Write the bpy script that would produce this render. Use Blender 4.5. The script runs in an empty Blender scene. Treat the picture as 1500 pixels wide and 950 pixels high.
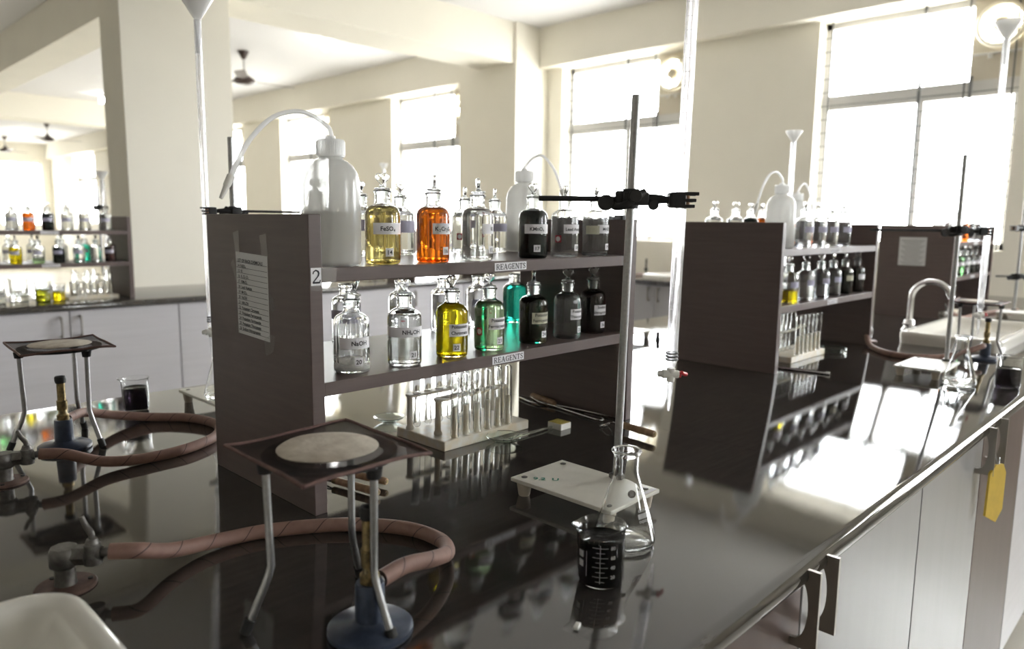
import bpy, bmesh, math, random
from mathutils import Vector, Matrix
PI = math.pi
random.seed(7)
scene = bpy.context.scene
COL = scene.collection
FLOOR = 0.9          # the bench top is z = 0 while building; everything is lifted by this at the end

# ------------------------------------------------------------------ materials
MATS = {}
def newmat(name):
    m = bpy.data.materials.new(name); m.use_nodes = True
    nt = m.node_tree; nt.nodes.clear()
    out = nt.nodes.new('ShaderNodeOutputMaterial')
    MATS[name] = m
    return m, nt, out
def N(nt, t, **kw):
    n = nt.nodes.new(t)
    for k, v in kw.items():
        if k in n.inputs: n.inputs[k].default_value = v
        else: setattr(n, k, v)
    return n
def col4(c): return (c[0], c[1], c[2], 1.0)
def principled(name, c, rough=.5, metal=0., spec=.5, var=.0, vscale=20., bump=0., bscale=60., coat=0., trans=0., ior=1.45, stretch=(1, 1, 1), c2=None, alpha=1.):
    m, nt, out = newmat(name)
    b = N(nt, 'ShaderNodeBsdfPrincipled')
    b.inputs['Base Color'].default_value = col4(c)
    b.inputs['Roughness'].default_value = rough
    b.inputs['Metallic'].default_value = metal
    b.inputs['Specular IOR Level'].default_value = spec
    b.inputs['Coat Weight'].default_value = coat
    b.inputs['Transmission Weight'].default_value = trans
    b.inputs['IOR'].default_value = ior
    nt.links.new(b.outputs[0], out.inputs[0])
    if var or bump:
        tc = N(nt, 'ShaderNodeTexCoord'); mp = N(nt, 'ShaderNodeMapping'); mp.inputs['Scale'].default_value = stretch
        nt.links.new(tc.outputs['Object'], mp.inputs[0])
    if var:
        n = N(nt, 'ShaderNodeTexNoise', Scale=vscale, Detail=6., Roughness=.6)
        nt.links.new(mp.outputs[0], n.inputs['Vector'])
        r = N(nt, 'ShaderNodeMapRange'); r.inputs['From Min'].default_value = .3; r.inputs['From Max'].default_value = .7
        nt.links.new(n.outputs[0], r.inputs[0])
        mx = N(nt, 'ShaderNodeMix', data_type='RGBA')
        d = c2 or tuple(max(0, x * (1 - var)) for x in c)
        mx.inputs[6].default_value = col4(d); mx.inputs[7].default_value = col4(c if c2 else tuple(min(1, x * (1 + var * .6)) for x in c))
        nt.links.new(r.outputs[0], mx.inputs[0]); nt.links.new(mx.outputs[2], b.inputs['Base Color'])
    if bump:
        n2 = N(nt, 'ShaderNodeTexNoise', Scale=bscale, Detail=4.)
        nt.links.new(mp.outputs[0], n2.inputs['Vector'])
        bp = N(nt, 'ShaderNodeBump', Strength=bump, Distance=.002)
        nt.links.new(n2.outputs[0], bp.inputs['Height']); nt.links.new(bp.outputs[0], b.inputs['Normal'])
    return m
def glassmat(name, c, ior=1.45, rough=0.):
    m, nt, out = newmat(name)
    g = N(nt, 'ShaderNodeBsdfPrincipled')
    g.inputs['Base Color'].default_value = col4(c); g.inputs['Roughness'].default_value = rough
    g.inputs['Transmission Weight'].default_value = 1.; g.inputs['IOR'].default_value = ior
    nt.links.new(g.outputs[0], out.inputs[0])
    return m
def emission(name, c, s):
    m, nt, out = newmat(name)
    e = N(nt, 'ShaderNodeEmission', Strength=s); e.inputs[0].default_value = col4(c)
    nt.links.new(e.outputs[0], out.inputs[0]); return m
def plasticmat(name, c, clear):
    """translucent polythene: light bleeds through it and a little can be seen through"""
    m, nt, out = newmat(name)
    tl = N(nt, 'ShaderNodeBsdfTranslucent'); tl.inputs[0].default_value = col4(c)
    df = N(nt, 'ShaderNodeBsdfDiffuse'); df.inputs[0].default_value = col4(c)
    tr = N(nt, 'ShaderNodeBsdfTransparent'); tr.inputs[0].default_value = (.97, .97, .96, 1)
    gl = N(nt, 'ShaderNodeBsdfGlossy', Roughness=.22); gl.inputs[0].default_value = (1, 1, 1, 1)
    a = N(nt, 'ShaderNodeMixShader'); a.inputs[0].default_value = .3
    nt.links.new(tl.outputs[0], a.inputs[1]); nt.links.new(df.outputs[0], a.inputs[2])
    b = N(nt, 'ShaderNodeMixShader'); b.inputs[0].default_value = clear
    nt.links.new(a.outputs[0], b.inputs[1]); nt.links.new(tr.outputs[0], b.inputs[2])
    lw = N(nt, 'ShaderNodeLayerWeight', Blend=.5); pw = N(nt, 'ShaderNodeMath', operation='POWER'); pw.inputs[1].default_value = 4.
    nt.links.new(lw.outputs['Facing'], pw.inputs[0]); fr = N(nt, 'ShaderNodeMapRange'); fr.inputs['To Min'].default_value = .04; fr.inputs['To Max'].default_value = .45
    nt.links.new(pw.outputs[0], fr.inputs[0])
    c_ = N(nt, 'ShaderNodeMixShader')
    nt.links.new(fr.outputs[0], c_.inputs[0]); nt.links.new(b.outputs[0], c_.inputs[1]); nt.links.new(gl.outputs[0], c_.inputs[2])
    nt.links.new(c_.outputs[0], out.inputs[0]); return m

principled('wall_paint', (.79, .755, .665), .75, var=.03, vscale=1.5)
principled('ceiling_paint', (.68, .67, .67), .8)
principled('dull_paint', (.62, .60, .54), .8)
principled('brown_laminate', (.125, .093, .088), .38, spec=.4, var=.12, vscale=26., bump=.05, bscale=180., stretch=(.25, .25, 4))
principled('brown_door', (.12, .088, .08), .32, spec=.16, var=.10, vscale=30., stretch=(1, 1, .12))
principled('beige_door', (.35, .345, .36), .24, var=.025, vscale=30., stretch=(1, 1, .1))
principled('white_door', (.53, .52, .55), .3, var=.06, vscale=14., stretch=(.15, 1, 3))
principled('carcass', (.10, .09, .085), .5)
principled('steel_handle', (.32, .30, .27), .36, metal=1.)
principled('steel', (.40, .40, .405), .36, metal=1., var=.15, vscale=160.)
principled('chrome', (.75, .75, .76), .14, metal=1.)
principled('black_iron', (.022, .021, .022), .5, spec=.4, bump=.15, bscale=150.)
principled('cork', (.36, .20, .12), .8, var=.3, vscale=200.)
principled('white_plate', (.66, .64, .58), .42, var=.05, vscale=40.)
principled('rubber_foot', (.50, .44, .36), .6)
principled('black_rubber', (.02, .02, .02), .5)
principled('brass', (.42, .31, .14), .38, metal=1., var=.6, vscale=120., c2=(.08, .07, .05))
principled('blue_enamel', (.045, .06, .10), .3, var=.4, vscale=60.)
principled('dirty_steel', (.22, .21, .20), .45, metal=.8, var=.5, vscale=70., c2=(.09, .085, .075))
principled('rusty_flange', (.17, .10, .08), .6, metal=.3, var=.6, vscale=60., c2=(.07, .045, .04))
principled('ceramic_fibre', (.62, .57, .49), .9, var=.22, vscale=45., bump=.4, bscale=160., c2=(.40, .34, .28))
principled('white_ceramic', (.76, .74, .69), .12, spec=.5, coat=.3)
principled('white_plastic', (.78, .77, .74), .35)
principled('rack_plastic', (.66, .645, .60), .42, var=.25, vscale=40., c2=(.60, .50, .33))
principled('wood_handle', (.36, .235, .14), .55, var=.35, vscale=18., stretch=(6, 6, .6))
principled('paper', (.84, .83, .87), .75)
principled('old_paper', (.56, .55, .43), .8, var=.12, vscale=60.)
principled('violet_paper', (.48, .47, .60), .8)
principled('notice_paper', (.66, .66, .67), .8)
principled('ink', (.02, .02, .03), .7)
principled('red_ink', (.42, .03, .06), .7)
principled('green_ink', (.02, .22, .15), .7)
principled('white_print', (.50, .50, .50), .7)
principled('red_plastic', (.55, .03, .04), .35)
principled('yellow_plastic', (.68, .47, .06), .45, var=.1, vscale=30.)
principled('yellow_sticker', (.62, .50, .10), .6, var=.5, vscale=120., c2=(.25, .2, .05))
principled('pellets', (.82, .82, .80), .7, bump=.9, bscale=300.)
principled('window_metal', (.58, .57, .55), .45)
principled('dark_grille', (.10, .10, .10), .5)
principled('fan_brown', (.055, .035, .03), .4)
principled('fan_blade', (.10, .075, .065), .4)
principled('fan_panel', (.56, .51, .42), .7)
principled('fan_plastic', (.82, .78, .66), .5)
plasticmat('polythene', (.80, .80, .79), .46)
plasticmat('polythene_water', (.74, .75, .77), .66)
principled('meniscus', (.34, .34, .35), .5)
plasticmat('funnel_plastic', (.9, .9, .9), .15)
plasticmat('tape', (.85, .82, .76), .80)
emission('lamp_glow', (1, .98, .94), 25.)
glassmat('glass', (.985, .995, .99), 1.45)
glassmat('tube_glass', (.98, .99, .985), 1.40)
# burette glass: clear glass mixed with transparent and a little white translucent
m, nt, out = newmat('burette_glass')
g_ = N(nt, 'ShaderNodeBsdfGlass', IOR=1.42); t_ = N(nt, 'ShaderNodeBsdfTransparent'); d_ = N(nt, 'ShaderNodeBsdfTranslucent'); d_.inputs[0].default_value = (.95, .95, .97, 1); t_.inputs[0].default_value = (.98, .98, .99, 1)
a_ = N(nt, 'ShaderNodeMixShader'); a_.inputs[0].default_value = .55; b_ = N(nt, 'ShaderNodeMixShader'); b_.inputs[0].default_value = .10
nt.links.new(g_.outputs[0], a_.inputs[1]); nt.links.new(t_.outputs[0], a_.inputs[2]); nt.links.new(a_.outputs[0], b_.inputs[1]); nt.links.new(d_.outputs[0], b_.inputs[2]); nt.links.new(b_.outputs[0], out.inputs[0])
glassmat('green_glass', (.90, .98, .95), 1.45)
glassmat('ground_glass', (.93, .95, .95), 1.45, .35)
for nm, c in dict(water=(.985, .99, .99), grey_water=(.72, .73, .76), amber=(.62, .50, .17), orange=(.95, .21, .01), purple_black=(.004, .012, .014),
                  yellow=(.90, .72, .01), green_yellow=(.62, .84, .50), brown_black=(.05, .04, .02), teal=(.03, .62, .44), dark_red=(.06, .02, .02),
                  beaker_dark=(.005, .003, .006), olive=(.36, .38, .02), pale_green=(.35, .85, .35)).items():
    glassmat('liq_' + nm, c, 1.33)
# thin window glazing
m, nt, out = newmat('window_glass')
tr = N(nt, 'ShaderNodeBsdfTransparent'); gl = N(nt, 'ShaderNodeBsdfGlossy', Roughness=.02)
tr.inputs[0].default_value = (.96, .97, .97, 1)
mx = N(nt, 'ShaderNodeMixShader'); mx.inputs[0].default_value = .05
nt.links.new(tr.outputs[0], mx.inputs[1]); nt.links.new(gl.outputs[0], mx.inputs[2]); nt.links.new(mx.outputs[0], out.inputs[0])
# wire gauze
m, nt, out = newmat('gauze')
pb = N(nt, 'ShaderNodeBsdfPrincipled', Roughness=.55, Metallic=.5)
tc = N(nt, 'ShaderNodeTexCoord'); ns = N(nt, 'ShaderNodeTexNoise', Scale=22., Detail=5.)
nt.links.new(tc.outputs['Object'], ns.inputs['Vector'])
cr = N(nt, 'ShaderNodeValToRGB'); cr.color_ramp.elements[0].position = .35; cr.color_ramp.elements[1].position = .68
cr.color_ramp.elements[0].color = (.022, .016, .015, 1); cr.color_ramp.elements[1].color = (.10, .062, .055, 1)
nt.links.new(ns.outputs[0], cr.inputs[0]); nt.links.new(cr.outputs[0], pb.inputs['Base Color'])
wv = []
for ax in 'XY':
    w = N(nt, 'ShaderNodeTexWave', wave_type='BANDS', bands_direction=ax, Scale=95.)
    nt.links.new(tc.outputs['Object'], w.inputs['Vector']); wv.append(w)
mn = N(nt, 'ShaderNodeMath', operation='MINIMUM'); nt.links.new(wv[0].outputs[1], mn.inputs[0]); nt.links.new(wv[1].outputs[1], mn.inputs[1])
gt = N(nt, 'ShaderNodeMath', operation='GREATER_THAN'); gt.inputs[1].default_value = .52; nt.links.new(mn.outputs[0], gt.inputs[0])
tr = N(nt, 'ShaderNodeBsdfTransparent'); mx = N(nt, 'ShaderNodeMixShader')
nt.links.new(gt.outputs[0], mx.inputs[0]); nt.links.new(pb.outputs[0], mx.inputs[1]); nt.links.new(tr.outputs[0], mx.inputs[2]); nt.links.new(mx.outputs[0], out.inputs[0])
principled('gauze_edge', (.17, .10, .088), .6, metal=.3, var=.4, vscale=60.)
# wrapped red rubber hose: the seam of the wrap winds along the tube (UV: u = metres along, v = round)
m, nt, out = newmat('hose')
pb = N(nt, 'ShaderNodeBsdfPrincipled', Roughness=.62)
uv = N(nt, 'ShaderNodeUVMap'); sp = N(nt, 'ShaderNodeSeparateXYZ'); nt.links.new(uv.outputs[0], sp.inputs[0])
a = N(nt, 'ShaderNodeMath', operation='MULTIPLY'); a.inputs[1].default_value = 1 / .05; nt.links.new(sp.outputs[0], a.inputs[0])
b = N(nt, 'ShaderNodeMath', operation='ADD'); nt.links.new(a.outputs[0], b.inputs[0]); nt.links.new(sp.outputs[1], b.inputs[1])
f = N(nt, 'ShaderNodeMath', operation='FRACT'); nt.links.new(b.outputs[0], f.inputs[0])
l = N(nt, 'ShaderNodeMath', operation='LESS_THAN'); l.inputs[1].default_value = .035; nt.links.new(f.outputs[0], l.inputs[0])
tc = N(nt, 'ShaderNodeTexCoord'); ns = N(nt, 'ShaderNodeTexNoise', Scale=60., Detail=5.); nt.links.new(tc.outputs['Object'], ns.inputs['Vector'])
m1 = N(nt, 'ShaderNodeMix', data_type='RGBA'); m1.inputs[6].default_value = (.17, .09, .068, 1); m1.inputs[7].default_value = (.30, .18, .142, 1)
nt.links.new(ns.outputs[0], m1.inputs[0])
m2 = N(nt, 'ShaderNodeMix', data_type='RGBA'); m2.inputs[7].default_value = (.06, .03, .025, 1)
nt.links.new(l.outputs[0], m2.inputs[0]); nt.links.new(m1.outputs[2], m2.inputs[6]); nt.links.new(m2.outputs[2], pb.inputs['Base Color'])
nt.links.new(pb.outputs[0], out.inputs[0])
# polished black granite
m, nt, out = newmat('granite')
pb = N(nt, 'ShaderNodeBsdfPrincipled', IOR=1.85)
tc = N(nt, 'ShaderNodeTexCoord')
vo = N(nt, 'ShaderNodeTexVoronoi', Scale=420.); nt.links.new(tc.outputs['Object'], vo.inputs['Vector'])
mr = N(nt, 'ShaderNodeMapRange'); mr.inputs['From Min'].default_value = .0; mr.inputs['From Max'].default_value = .16; mr.inputs['To Min'].default_value = 1; mr.inputs['To Max'].default_value = 0
nt.links.new(vo.outputs[0], mr.inputs[0])
ns = N(nt, 'ShaderNodeTexNoise', Scale=5., Detail=8., Roughness=.65); nt.links.new(tc.outputs['Object'], ns.inputs['Vector'])
ml = N(nt, 'ShaderNodeMath', operation='MULTIPLY'); nt.links.new(mr.outputs[0], ml.inputs[0]); nt.links.new(ns.outputs[0], ml.inputs[1])
mc = N(nt, 'ShaderNodeMix', data_type='RGBA'); mc.inputs[6].default_value = (.026, .0245, .0235, 1); mc.inputs[7].default_value = (.09, .088, .082, 1)
nt.links.new(ml.outputs[0], mc.inputs[0])
mp = N(nt, 'ShaderNodeMapping'); mp.inputs['Scale'].default_value = (1.5, 14, 1); mp.inputs['Rotation'].default_value = (0, 0, .5)
nt.links.new(tc.outputs['Object'], mp.inputs[0])
n2 = N(nt, 'ShaderNodeTexNoise', Scale=6., Detail=8., Roughness=.7); nt.links.new(mp.outputs[0], n2.inputs['Vector'])
d2 = N(nt, 'ShaderNodeMapRange'); d2.inputs['From Min'].default_value = .42; d2.inputs['From Max'].default_value = .80; d2.inputs['To Max'].default_value = .8
nt.links.new(n2.outputs[0], d2.inputs[0])
md = N(nt, 'ShaderNodeMix', data_type='RGBA'); md.inputs[7].default_value = (.085, .066, .052, 1)
nt.links.new(d2.outputs[0], md.inputs[0]); nt.links.new(mc.outputs[2], md.inputs[6]); nt.links.new(md.outputs[2], pb.inputs['Base Color'])
r2 = N(nt, 'ShaderNodeMapRange'); r2.inputs['From Min'].default_value = .35; r2.inputs['From Max'].default_value = .75; r2.inputs['To Min'].default_value = .006; r2.inputs['To Max'].default_value = .05
nt.links.new(n2.outputs[0], r2.inputs[0]); nt.links.new(r2.outputs[0], pb.inputs['Roughness'])
n3 = N(nt, 'ShaderNodeTexNoise', Scale=700., Detail=2.); nt.links.new(tc.outputs['Object'], n3.inputs['Vector'])
bp = N(nt, 'ShaderNodeBump', Strength=.018, Distance=.001); nt.links.new(n3.outputs[0], bp.inputs['Height']); nt.links.new(bp.outputs[0], pb.inputs['Normal'])
nt.links.new(pb.outputs[0], out.inputs[0])
# cream floor tiles
m, nt, out = newmat('floor_tile')
pb = N(nt, 'ShaderNodeBsdfPrincipled', Roughness=.25)
tc = N(nt, 'ShaderNodeTexCoord'); br = N(nt, 'ShaderNodeTexBrick', Scale=1.)
br.offset = 0.; br.inputs['Color1'].default_value = (.62, .59, .52, 1); br.inputs['Color2'].default_value = (.58, .55, .49, 1); br.inputs['Mortar'].default_value = (.22, .2, .17, 1)
br.inputs['Mortar Size'].default_value = .004; br.inputs['Brick Width'].default_value = .6; br.inputs['Row Height'].default_value = .6
nt.links.new(tc.outputs['Object'], br.inputs['Vector']); nt.links.new(br.outputs[0], pb.inputs['Base Color']); nt.links.new(pb.outputs[0], out.inputs[0])

# ------------------------------------------------------------------ mesh helpers
def box(bm, x0, x1, y0, y1, z0, z1, bev=0., mat=0):
    t = bmesh.new()
    bmesh.ops.create_cube(t, size=1.)
    for v in t.verts:
        v.co = Vector(((x0 + x1) / 2 + v.co.x * (x1 - x0), (y0 + y1) / 2 + v.co.y * (y1 - y0), (z0 + z1) / 2 + v.co.z * (z1 - z0)))
    if bev: bmesh.ops.bevel(t, geom=list(t.edges), offset=bev, segments=2, affect='EDGES', profile=.5)
    paste(bm, t, mat=mat)
def paste(bm, t, M=None, mat=None):
    vs = {}
    for v in t.verts: vs[v] = bm.verts.new(M @ v.co if M else v.co)
    for f in t.faces:
        try: g = bm.faces.new([vs[v] for v in f.verts])
        except ValueError: continue
        g.material_index = f.material_index if mat is None else mat
    t.free()
def lathe(bm, prof, seg=36, mat=0, cx=0., cy=0., cz=0., M=None):
    rings = []
    for r, z in prof:
        if r < 1e-7: rings.append([bm.verts.new((cx, cy, cz + z))])
        else: rings.append([bm.verts.new((cx + r * math.cos(2 * PI * i / seg), cy + r * math.sin(2 * PI * i / seg), cz + z)) for i in range(seg)])
    for a, b in zip(rings, rings[1:]):
        for i in range(seg):
            j = (i + 1) % seg
            if len(a) == 1 and len(b) == 1: continue
            if len(a) == 1: f = bm.faces.new((a[0], b[j], b[i]))
            elif len(b) == 1: f = bm.faces.new((a[i], a[j], b[0]))
            else: f = bm.faces.new((a[i], a[j], b[j], b[i]))
            f.material_index = mat
    if M:
        for ring in rings:
            for v in ring: v.co = M @ v.co
    return rings
def aim(p, q):
    """matrix taking local z axis [0,1] to the segment p-q (unit length)"""
    p, q = Vector(p), Vector(q); d = (q - p)
    return Matrix.Translation(p) @ d.to_track_quat('Z', 'Y').to_matrix().to_4x4()
def rod(bm, p, q, r, r2=None, seg=16, mat=0, bev=.0):
    L = (Vector(q) - Vector(p)).length; r2 = r if r2 is None else r2
    if bev: prof = [(0, 0), (r - bev, 0), (r, bev), (r2, L - bev), (r2 - bev, L), (0, L)]
    else: prof = [(0, 0), (r, 0), (r2, L), (0, L)]
    lathe(bm, prof, seg, mat, M=aim(p, q))
def pipe(bm, p, q, ro, ri, seg=20, mat=0):
    L = (Vector(q) - Vector(p)).length
    rs = lathe(bm, [(ri, 0), (ro, 0), (ro, L), (ri, L)], seg, mat, M=aim(p, q))
    for i in range(seg):
        f = bm.faces.new((rs[3][i], rs[3][(i + 1) % seg], rs[0][(i + 1) % seg], rs[0][i])); f.material_index = mat
def catmull(P, n=8):
    P = [Vector(p) for p in P]; Q = [P[0] * 2 - P[1]] + P + [P[-1] * 2 - P[-2]]; out = []
    for i in range(1, len(Q) - 2):
        for k in range(n):
            t = k / n; a, b, c, d = Q[i - 1:i + 3]
            out.append(.5 * ((2 * b) + (c - a) * t + (2 * a - 5 * b + 4 * c - d) * t * t + (3 * b - a - 3 * c + d) * t ** 3))
    return out + [P[-1]]
def sweep(bm, pts, r, seg=12, mat=0, radii=None, ri=None, uv=False):
    pts = [Vector(p) for p in pts]; n = len(pts)
    T = [(pts[min(i + 1, n - 1)] - pts[max(i - 1, 0)]).normalized() for i in range(n)]
    u = T[0].orthogonal().normalized(); rings = []; L = [0.]
    for i in range(1, n): L.append(L[-1] + (pts[i] - pts[i - 1]).length)
    for i in range(n):
        u = (u - T[i] * u.dot(T[i])).normalized(); w = T[i].cross(u); rr = radii[i] if radii else r
        rings.append([bm.verts.new(pts[i] + rr * (math.cos(2 * PI * k / seg) * u + math.sin(2 * PI * k / seg) * w)) for k in range(seg)])
    lay = bm.loops.layers.uv.verify() if uv else None
    for i in range(n - 1):
        for k in range(seg):
            j = (k + 1) % seg
            f = bm.faces.new((rings[i][k], rings[i][j], rings[i + 1][j], rings[i + 1][k])); f.material_index = mat
            if uv:
                for lp, (a, b) in zip(f.loops, ((i, k), (i, k + 1), (i + 1, k + 1), (i + 1, k))): lp[lay].uv = (L[a], b / seg)
    for ring in (rings[0][::-1], rings[-1]):
        f = bm.faces.new(ring); f.material_index = mat
def prism(bm, poly, M, h, mat=0):
    """2D outline in local xy, extruded by h along local z, then placed by M"""
    a = [bm.verts.new(M @ Vector((x, y, 0))) for x, y in poly]; b = [bm.verts.new(M @ Vector((x, y, h))) for x, y in poly]
    n = len(poly)
    for i in range(n):
        f = bm.faces.new((a[i], a[(i + 1) % n], b[(i + 1) % n], b[i])); f.material_index = mat
    for ring in (a[::-1], b):
        f = bm.faces.new(ring); f.material_index = mat
def shape2d(outlines, h, bev=0.):
    """2D filled outlines (inner ones become holes), thickness h, as bmesh in xy, z from -h/2 to h/2"""
    cu = bpy.data.curves.new('outline', 'CURVE'); cu.dimensions = '2D'; cu.fill_mode = 'BOTH'
    cu.extrude = h / 2 - bev; cu.bevel_depth = bev; cu.bevel_resolution = 1
    for pts in outlines:
        s = cu.splines.new('POLY'); s.points.add(len(pts) - 1)
        for p, (x, y) in zip(s.points, pts): p.co = (x, y, 0, 1)
        s.use_cyclic_u = True
    o = bpy.data.objects.new('outline', cu); me = o.to_mesh(); t = bmesh.new(); t.from_mesh(me)
    bmesh.ops.remove_doubles(t, verts=t.verts, dist=1e-6)
    o.to_mesh_clear(); bpy.data.objects.remove(o); bpy.data.curves.remove(cu)
    return t
def circ(x, y, r, n=28): return [(x + r * math.cos(2 * PI * i / n), y + r * math.sin(2 * PI * i / n)) for i in range(n)]
def rrect(x0, x1, y0, y1, r, n=6):
    P = []
    for cx, cy, a in ((x1 - r, y1 - r, 0), (x0 + r, y1 - r, 1), (x0 + r, y0 + r, 2), (x1 - r, y0 + r, 3)):
        for k in range(n + 1):
            t = (a + k / n) * PI / 2; P.append((cx + r * math.cos(t), cy + r * math.sin(t)))
    return P
TEXT = {}
def glyphs(s, size):
    if (s, size) in TEXT: return TEXT[(s, size)]
    cu = bpy.data.curves.new('lettering', 'FONT'); cu.body = s; cu.size = size; cu.resolution_u = 3; cu.offset = size * .018
    o = bpy.data.objects.new('lettering', cu); me = o.to_mesh()
    V = [(v.co.x, v.co.y) for v in me.vertices]; F = [tuple(p.vertices) for p in me.polygons]
    w = max([v[0] for v in V] or [0])
    o.to_mesh_clear(); bpy.data.objects.remove(o); bpy.data.curves.remove(cu)
    TEXT[(s, size)] = (V, F, w); return V, F, w
def textgeo(s, size, align=.5):
    """'FeSO_4' -> verts, faces; _x is a subscript"""
    V, F, x, i, run = [], [], 0., 0, ''
    parts = []
    while i < len(s):
        if s[i] == '_':
            if run: parts.append((run, 0)); run = ''
            parts.append((s[i + 1], 1)); i += 2
        else: run += s[i]; i += 1
    if run: parts.append((run, 0))
    for t, sub in parts:
        sz = size * (.66 if sub else 1.); v, f, w = glyphs(t, sz); o = len(V)
        V += [(a + x, b - (size * .16 if sub else 0)) for a, b in v]; F += [tuple(o + k for k in p) for p in f]
        x += w + size * .06 + (size * .18 if t.endswith(' ') else 0)
    return [(a - x * align, b) for a, b in V], F, x
def put_text(bm, s, size, M, mat=1, align=.5):
    V, F, w = textgeo(s, size, align)
    vs = [bm.verts.new(M @ Vector((x, y, 0))) for x, y in V]
    for p in F:
        try: f = bm.faces.new([vs[k] for k in p]); f.material_index = mat
        except ValueError: pass
# serif capitals drawn as thick and thin strokes (for the printed REAGENTS strips and the rack number)
SER = {
 'R': [((.15, 0), (.15, 1), .17), ((.15, .97), (.5, .97), .06), ((.5, .97), (.66, .87), .1), ((.66, .87), (.7, .75), .15), ((.7, .75), (.64, .6), .13), ((.64, .6), (.48, .52), .07), ((.48, .52), (.15, .52), .06), ((.42, .5), (.76, .02), .15), ((0, .02), (.34, .02), .05), ((0, .98), (.3, .98), .05), ((.68, .02), (.9, .02), .05)],
 'E': [((.15, 0), (.15, 1), .17), ((0, .97), (.72, .97), .06), ((0, .03), (.75, .03), .06), ((.15, .52), (.5, .52), .06), ((.72, .97), (.73, .76), .05), ((.75, .03), (.78, .28), .05), ((.5, .4), (.5, .64), .05)],
 'A': [((.12, .02), (.44, 1), .06), ((.44, 1), (.78, .02), .17), ((.24, .34), (.62, .34), .06), ((0, .02), (.26, .02), .05), ((.6, .02), (.96, .02), .05)],
 'G': [((.78, .72), (.74, .86), .07), ((.74, .86), (.5, .98), .07), ((.5, .98), (.24, .86), .1), ((.24, .86), (.12, .6), .16), ((.12, .6), (.12, .38), .17), ((.12, .38), (.24, .13), .15), ((.24, .13), (.5, .02), .09), ((.5, .02), (.76, .1), .07), ((.76, .02), (.76, .42), .15), ((.58, .43), (.92, .43), .05), ((.78, .98), (.78, .7), .05)],
 'N': [((.14, .02), (.14, .98), .06), ((.14, .98), (.8, .02), .17), ((.82, 0), (.82, .98), .06), ((0, .02), (.28, .02), .05), ((0, .98), (.22, .98), .05), ((.68, .98), (.96, .98), .05)],
 'T': [((.4, 0), (.4, 1), .17), ((.02, .97), (.78, .97), .06), ((.03, .97), (.02, .72), .05), ((.77, .97), (.78, .72), .05), ((.22, .02), (.58, .02), .05)],
 'S': [((.6, .72), (.54, .9), .06), ((.54, .9), (.34, .98), .07), ((.34, .98), (.15, .88), .1), ((.15, .88), (.12, .72), .14), ((.12, .72), (.26, .57), .14), ((.26, .57), (.5, .43), .16), ((.5, .43), (.62, .26), .14), ((.62, .26), (.54, .1), .11), ((.54, .1), (.34, .02), .07), ((.34, .02), (.12, .1), .06), ((.1, .02), (.08, .3), .05), ((.62, .98), (.62, .72), .05)],
 '2': [((.08, .72), (.12, .86), .07), ((.12, .86), (.3, .98), .07), ((.3, .98), (.5, .9), .1), ((.5, .9), (.56, .74), .13), ((.56, .74), (.5, .55), .12), ((.5, .55), (.06, .08), .08), ((.05, .06), (.62, .06), .12), ((.62, .06), (.68, .24), .05)],
}
def serif(bm, s, size, M, mat=1, gap=.14, lift=.0):
    x = 0.; segs = []
    for ch in s:
        w = 0.
        for a, b, t in SER[ch]:
            segs.append(((a[0] + x, a[1]), (b[0] + x, b[1]), t)); w = max(w, a[0], b[0])
        x += w + gap
    x -= gap
    for i, (a, b, t) in enumerate(segs):
        a, b = Vector(a), Vector(b); t = max(t, .085) * 1.12; d = (b - a).normalized(); n = Vector((-d.y, d.x)) * t / 2; e = d * t * .15
        q = [a - e + n, a - e - n, b + e - n, b + e + n]
        vs = [bm.verts.new(M @ Vector(((p.x - x / 2) * size, (p.y - .5) * size, i * 2e-6))) for p in q]
        f = bm.faces.new(vs); f.material_index = mat
def plane_M(origin, right, up):
    r, u = Vector(right).normalized(), Vector(up).normalized(); n = r.cross(u)
    return Matrix(((r.x, u.x, n.x, origin[0]), (r.y, u.y, n.y, origin[1]), (r.z, u.z, n.z, origin[2]), (0, 0, 0, 1)))

# ------------------------------------------------------------------ objects
def finish(bm, name, mats, smooth=True, angle=.7, normals=True):
    if normals: bmesh.ops.recalc_face_normals(bm, faces=list(bm.faces))
    me = bpy.data.meshes.new(name); bm.to_mesh(me); bm.free()
    for k in ([mats] if isinstance(mats, str) else mats): me.materials.append(MATS[k])
    if smooth:
        me.shade_smooth(); me.set_sharp_from_angle(angle=angle)
    return me
def link(me, name, parent=None, loc=(0, 0, 0), rot=(0, 0, 0), label=None):
    o = bpy.data.objects.new(name, me); COL.objects.link(o)
    o.location = loc; o.rotation_euler = rot
    if parent: o.parent = parent
    if label: o['label'] = label
    return o
def part(name, bm, mats, parent, label=None, smooth=True, angle=.7, loc=(0, 0, 0), rot=(0, 0, 0), normals=True):
    return link(finish(bm, name, mats, smooth, angle, normals), name, parent, loc, rot, label)
def thing(name, label, cat, loc=(0, 0, 0), rotz=0., group=None):
    o = bpy.data.objects.new(name, None); COL.objects.link(o); o.empty_display_size = .05
    o.location = loc; o.rotation_euler = (0, 0, rotz); o['label'] = label; o['category'] = cat
    if group: o['group'] = group
    return o
def solo(name, bm, mats, label, cat, loc=(0, 0, 0), rot=(0, 0, 0), group=None, smooth=True, angle=.7):
    o = part(name, bm, mats, None, label, smooth, angle, loc, rot); o['category'] = cat
    if group: o['group'] = group
    return o
def structure(name, bm, mats, parent=None, smooth=False):
    o = part(name, bm, mats, parent, None, smooth)
    if not parent: o['kind'] = 'structure'
    return o
def B(): return bmesh.new()
CACHE = {}
def cached(key, fn):
    if key not in CACHE: CACHE[key] = fn()
    return CACHE[key]

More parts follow.
